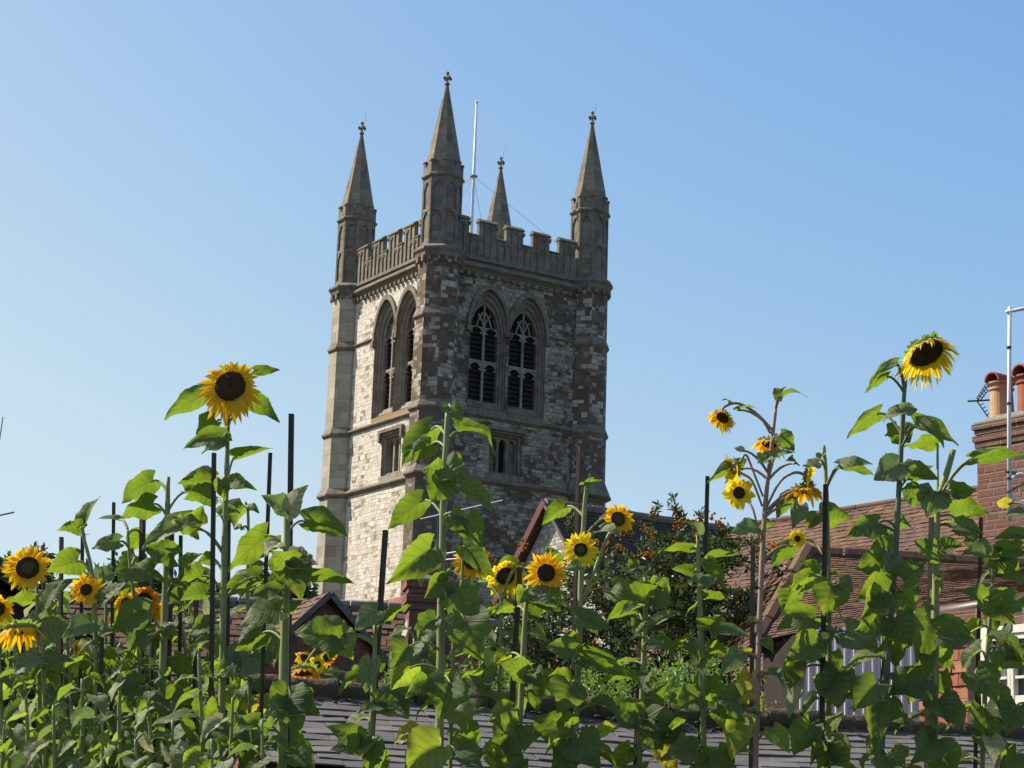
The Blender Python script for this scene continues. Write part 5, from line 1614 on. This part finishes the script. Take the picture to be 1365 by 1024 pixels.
sunflower('cut-topped sunflower with two yellow heads on stalks in front of the orange-berried shrub', 7.0,
  [(781, 655), (779, 680), (775, 760), (771, 880), (765, 1030)], 4.4, """
660 780 646 804 641 20 20
664 782 648 792 636 12 -30
690 753 676 722 700 28 -50
760 774 756 752 760 18 60 g
730 800 708 828 714 26 60 g
765 790 742 796 758 22 -50
720 812 690 797 692 16 30
797 816 786 850 802 34 80
822 742 803 692 790 36 70
825 735 805 710 822 30 -50
830 768 822 816 838 34 50
840 772 826 800 850 26 -50
870 765 866 726 862 30 70
890 776 880 836 902 38 85
915 762 914 744 950 52 95
925 758 910 728 905 36 85
965 762 968 706 956 34 85
985 770 985 800 1026 56 95
975 800 976 824 970 24 -50 l
1000 760 1002 735 1030 40 80""",
  heads=[(774, 733, -.05, 27, (.05, .97, .05), .36, {'petal': 'petal_lemon', 'core': 'disc_green', 'n': 44, 'droop': .12}), (824, 692, .0, 23, (.25, .9, .05), .46, {'petal': 'petal', 'core': 'disc_olive', 'n': 34, 'droop': .12})],
  branches=[(2.4, [(776, 800), (788, 772), (806, 725, .05), (822, 694, .05)])], auto=(850, 1045, 23, 38), seed=65)
sunflower('short headless sunflower beside a grey weathered stake in front of the orange-berried shrub', 7.1,
  [(861, 764), (860, 820), (857, 900), (852, 1030)], 4.0, """
778 857 777 841 768 18 -40
775 866 772 869 796 26 -50
835 846 813 808 828 26 -45
805 866 798 812 784 36 80
806 872 796 898 808 30 85
840 873 832 908 814 20 60 g
850 856 850 840 852 15 60 g
862 866 858 892 864 17 60 g
915 846 906 792 914 26 -40 n
955 850 955 812 934 42 85
958 848 948 838 930 20 -50 l
945 864 946 890 910 36 -60
962 864 960 928 1012 54 85
965 866 975 884 1000 40 70 g
1005 880 996 902 1036 36 -40 y""", auto=(770, 1045, 23, 38), seed=66)
sunflower('headless sunflower with nodding bright leaves beside a tall thin stake, right of the shrub', 7.0,
  [(930, 714), (932, 780), (935, 880), (939, 1030)], 4.2, """
718 931 714 916 696 22 50 g
730 922 732 876 736 20 -30
765 926 764 895 758 20 -40
752 942 750 967 788 28 -50
750 944 748 986 738 24 -30
775 932 775 919 772 16 70 g
782 938 782 960 766 18 60 g
795 940 795 978 798 22 -30
840 932 872 904 862 30 70
838 946 838 962 820 36 80
842 952 838 1002 850 20 60 g
868 944 868 980 876 24 -30
930 932 930 900 950 40 80
1000 938 1008 985 1026 34 80
1000 930 1000 880 1012 40 70""", auto=(770, 1045, 23, 38), seed=67)
sunflower('many-headed sunflower with a pinkish stem and six small yellow heads against the sky', 6.9,
  [(1034, 545), (1028, 600), (1019, 690), (1012, 840), (1007, 1030)], 3.9, """
575 983 547 1010 544 13 20
575 972 537 962 534 9 30
545 1038 532 1032 516 14 50
545 1040 534 1076 527 16 10
545 1040 528 1048 515 10 60
612 1020 612 1060 602 22 50 g
614 1020 610 1010 618 22 60 g
590 1040 580 1059 602 28 80
640 990 625 942 644 26 -30
632 989 601 978 597 11 60
640 1060 618 1047 614 14 60
690 1058 662 1034 692 26 -50
690 1066 674 1056 706 24 70 g
720 1010 705 972 712 30 60 g
725 1018 702 1034 700 16 -30
748 1056 728 1028 756 26 -50
900 1002 920 965 938 26 60 y
930 1000 900 988 975 28 -40 y
940 985 935 950 930 46 85
945 982 958 975 1014 44 90 l
880 985 872 960 900 30 80 g""",
  heads=[(963, 557, .02, 21, (-.40, .45, -.75), .45, {'petal': 'petal', 'n': 34, 'droop': .35}),
         (978, 624, .02, 25, (-.85, .22, -.3), .40, {'petal': 'petal_lemon', 'n': 32, 'droop': .3, 'cone': .35}),
         (985, 657, -.03, 22, (.0, .98, -.1), .38, {'petal': 'petal_lemon', 'n': 18, 'droop': .05}),
         (1025, 592, .06, 24, (-.2, .25, -.9), .45, {'petal': 'petal', 'n': 32, 'droop': .5}),
         (1076, 634, .0, 23, (.88, .2, -.15), .40, {'petal': 'petal_lemon', 'n': 30, 'droop': .2, 'cone': .35}),
         (1072, 653, .02, 27, (.1, .18, -.97), .45, {'petal': 'petal', 'n': 36, 'droop': .6})],
  branches=[(2.0, [(1027, 578), (1012, 555), (985, 538), (966, 542), (962, 551)]), (1.7, [(1017, 662), (1003, 626), (994, 606), (986, 618)]),
            (1.8, [(1016, 675), (1003, 642), (990, 632), (978, 626)]), (1.8, [(1012, 720), (1004, 680), (990, 660, .05), (986, 657, .05)]),
            (1.8, [(1024, 640, .03), (1032, 605, .08), (1026, 588, .08)]), (1.9, [(1022, 676), (1040, 642), (1060, 630), (1074, 634)]), (1.9, [(1022, 680), (1042, 662), (1062, 652), (1072, 652)])],
  mat='stem_pink', auto=(830, 1045, 26, 38), seed=68)
sunflower('headless sunflower with a pale cut stem tip above its stake and one tiny yellow flower', 7.0,
  [(1098, 594), (1101, 640), (1104, 760), (1105, 900), (1104, 1030)], 4.0, """
625 1090 616 1070 622 20 60 g
612 1096 606 1092 616 14 60 g
652 1121 622 1166 634 28 -20
650 1120 620 1164 618 18 60 g
695 1104 695 1136 690 40 -60
690 1090 688 1076 706 22 60
770 1094 766 1064 748 30 -40
775 1080 768 1052 790 26 -55
790 1058 786 1042 818 34 -50
790 1110 780 1098 822 48 85
785 1118 778 1138 790 34 70 g
830 1084 825 1034 838 40 60
855 1088 858 1046 882 42 80
850 1092 852 1088 882 32 -50
885 1060 882 1050 922 32 60
890 1058 900 1052 958 30 70 p
850 1128 842 1176 872 46 75 g
890 1122 896 1096 928 42 90
890 1118 900 1142 928 46 95
895 1112 902 1118 945 54 95
965 1082 966 1058 1008 46 90
990 1104 990 1086 1030 46 95
990 1108 990 1132 1024 50 95
905 1090 900 1094 908 16 -50 l""",
  heads=[(1063, 718, -.02, 13, (.0, .97, .1), .34, {'petal': 'petal_lemon', 'n': 20, 'droop': .05})],
  branches=[(1.5, [(1103, 760), (1096, 738), (1084, 722, .04), (1065, 718, .02)])], auto=(770, 1045, 23, 38), seed=69)
sunflower('tall dark-stemmed sunflower with the biggest drooping head at the top right against the sky', 6.8,
  [(1206, 512), (1201, 600), (1192, 760), (1181, 900), (1173, 1030)], 5.0, """
520 1196 486 1155 522 18 -20
516 1195 484 1162 506 14 60 g
524 1184 502 1152 524 18 -20
555 1202 550 1176 562 28 60 g
552 1204 548 1224 545 24 50 g
575 1198 574 1214 590 38 -60
580 1196 570 1180 582 26 -50
580 1172 551 1128 584 26 -40
598 1220 566 1278 594 34 40
600 1222 568 1260 596 30 70
645 1198 620 1164 640 40 80 g
640 1202 618 1206 644 36 85 g
645 1210 632 1252 640 34 -55
655 1215 640 1244 620 24 -50
705 1170 700 1128 714 36 60
710 1146 706 1192 718 18 50
708 1196 704 1214 702 42 -60
718 1188 714 1166 732 24 -50
745 1188 740 1140 758 58 95
745 1190 744 1178 764 28 80 g
770 1205 772 1236 750 38 85
785 1198 786 1216 822 46 -60
790 1184 790 1140 800 48 85
800 1172 795 1148 824 40 90
820 1180 822 1138 842 44 90
825 1192 826 1216 862 44 95
850 1190 850 1196 892 38 -55
915 1168 912 1136 950 42 85
930 1170 932 1166 1004 38 95
940 1184 935 1198 975 34 -60
1005 1184 1005 1200 1032 52 95""",
  heads=[(1235, 471, -.05, 46, (.28, .50, -.80), .56, {'petal': 'petal_lemon', 'droop': .75, 'n': 76, 'ragged': .2, 'cone': .10, 'bract': .6})],
  branches=[(3.8, [(1206, 516), (1207, 490, .04), (1214, 468, .10), (1228, 466, .10), (1232, 474, .02)])], mat='stem_dark', auto=(770, 1045, 23, 38), seed=70)
sunflower('stout forked sunflower stem with a cut arm and dark leaves below the brick chimney', 6.9,
  [(1250, 668), (1248, 740), (1246, 880), (1243, 1030)], 6.2, """
650 1300 613 1368 606 38 -25
648 1300 610 1340 600 24 50
622 1250 592 1205 596 34 -40
640 1222 660 1200 652 34 85
665 1246 655 1234 690 48 90 g
660 1226 650 1216 676 34 90
655 1272 656 1302 654 28 85
660 1262 655 1280 666 24 60 g
690 1272 690 1318 684 46 -40
700 1288 716 1306 716 24 85
700 1276 702 1312 712 30 80
735 1250 736 1218 722 32 85
732 1258 730 1284 726 26 85
740 1240 738 1262 748 22 60 g
830 1240 826 1222 884 50 95
850 1252 846 1302 852 42 80
840 1258 836 1290 830 34 -55
875 1250 870 1272 892 42 -60
905 1238 906 1192 922 52 95
915 1236 912 1210 940 36 -50
930 1250 932 1264 964 50 80
1000 1248 1000 1280 1030 50 90
985 1240 985 1216 1018 44 85""",
  branches=[(4.6, [(1271, 600), (1264, 625), (1256, 650), (1250, 676)])], auto=(770, 1045, 23, 38), seed=71)
sunflower('slim cut-topped sunflower stem near the right edge with a withered cream leaf low down', 7.0,
  [(1325, 745), (1320, 820), (1314, 900), (1309, 1030)], 3.6, """
760 1318 742 1282 738 44 60 g
765 1322 740 1348 766 34 85
765 1330 735 1360 728 30 85
800 1310 800 1278 788 34 85
815 1316 800 1354 832 40 85
830 1326 805 1365 800 36 -50
895 1300 896 1332 936 50 95
870 1332 866 1370 892 36 90
942 1312 942 1326 996 46 95
985 1320 985 1328 1028 28 60 p
880 1330 890 1352 880 30 -50
950 1330 945 1362 960 36 90""", auto=(770, 1045, 23, 38), seed=72)
sunflower('sunflower at the very right edge, only its leaves reaching into the picture', 6.9,
  [(1378, 620), (1376, 760), (1372, 900), (1370, 1030)], 4.4, """
690 1366 684 1338 690 24 60 g
680 1345 672 1328 670 18 -50 y
715 1364 714 1324 718 20 60
735 1360 732 1328 740 24 80
765 1358 760 1336 770 34 85
800 1356 800 1330 812 34 80
870 1360 860 1338 880 36 85
940 1356 940 1342 980 40 85
1000 1356 1005 1332 1030 40 85""", seed=73)

# ------------------------------------------------------------------ stakes
def stake(label, Y, top, bot, w, mat='stake', cane=False):
    t, b = P(*top, Y), P(*bot, Y)
    d = (b - t).normalized(); k = -b.z / d.z if d.z < -1e-4 else 0
    f = b + d * k; f.z = -.0
    o = tag(empty('garden_stake', f), label, 'stake', 'stakes holding up the sunflowers')
    mb = MB(); hw = w * PX(Y) / 2
    r = random.Random(int(top[0]))
    ax = (t - f)
    n_ = 8; vs = []
    an = r.uniform(.2, .9)
    for i in range(n_ + 1):
        p = ax * (i / n_) + Vector((r.uniform(-1, 1), r.uniform(-1, 1), 0)) * hw * .12
        for k2 in range(4):
            a = an + k2 * math.pi / 2
            vs.append(p + Vector((math.cos(a), math.sin(a), 0)) * hw * 1.25)
    fs = [(i * 4 + k2, i * 4 + (k2 + 1) % 4, (i + 1) * 4 + (k2 + 1) % 4, (i + 1) * 4 + k2) for i in range(n_) for k2 in range(4)]
    fs += [(3, 2, 1, 0), tuple(n_ * 4 + k2 for k2 in range(4))]
    mb.add(vs, fs); mb.build('post', M[mat], o)
    return o
STAKES = [
  ('short dark stake just right of the widest far-left head', 8.3, (57, 727), (58, 1000), 4),
  ('dark stake left of the leaning leafy shoot on the left', 8.2, (82, 716), (80, 1000), 5),
  ('dark stake touching the leaning leafy shoot on the left', 8.3, (110, 712), (106, 1000), 5),
  ('dark stake with its top just under the leaf tip left of the thick cut stem', 8.2, (152, 670), (147, 1000), 5),
  ('thick dark stake immediately left of the thick cut stem, top hidden by leaves', 8.2, (190, 680), (186, 1000), 7),
  ('thin dark stake between the two cut stem leaves, left of the thick cut stem foot', 8.3, (203, 722), (200, 1000), 4),
  ('dark stake tight against the right side of the thick cut stem', 8.0, (230, 690), (222, 1000), 6),
  ('dark stake midway between the thick cut stem and the tall left head', 8.2, (241, 714), (238, 1000), 5),
  ('dark stake just left of the tall head stem, its top level with the next stake', 7.5, (285, 604), (281, 1010), 6),
  ('dark stake hidden behind the stem of the tall left head', 7.8, (304, 690), (302, 1010), 6),
  ('leaning dark stake between the tall left head and the tallest left stake', 7.5, (360, 604), (346, 1010), 6),
  ('tallest dark stake on the left, standing behind the thick pale stem', 7.4, (388, 552), (383, 1020), 8),
  ('leaning rough dark stake in front of the tower foot', 7.15, (514, 707), (494, 1000), 7),
  ('dark stake beside the black-disced sunflower in front of the white gable', 7.1, (693, 757), (678, 1020), 7),
  ('tall thin dark stake rising against the right corner turret of the tower', 7.15, (772, 595), (761, 1020), 6),
  ('grey weathered stake beside the short headless sunflower in front of the shrub', 7.15, (856, 800), (848, 1020), 7, 'stake_grey'),
  ('tall thin dark stake against the sky between the shrub and the many-headed sunflower', 7.1, (943, 635), (932, 1020), 6),
  ('short grey stake just left of the pinkish stem', 7.1, (1004, 728), (1001, 1000), 6, 'stake_grey'),
  ('dark stake below the pale cut stem tip, left of the corrugated sheet', 6.95, (1101, 646), (1095, 1010), 7),
  ('dark stake low beside the tall dark-stemmed sunflower on the right', 6.95, (1180, 850), (1170, 1020), 6),
  ('dark stake beside the stout forked stem below the brick chimney', 7.05, (1242, 690), (1236, 1020), 7),
  ('dark stake at the right edge in front of the window', 7.2, (1308, 690), (1300, 1020), 6),
  ('slim dark stake low in the far left corner of the bed', 8.0, (28, 860), (24, 1010), 5),
  ('slim dark stake low between the spiky head and the two ragged heads', 7.9, (136, 850), (131, 1010), 5),
  ('slim dark stake in front of the tiled roof right of the thick cut stem', 8.2, (262, 770), (258, 1010), 5),
]
for st_ in STAKES: stake(st_[0], st_[1], st_[2], st_[3], st_[4], *(st_[5:]))
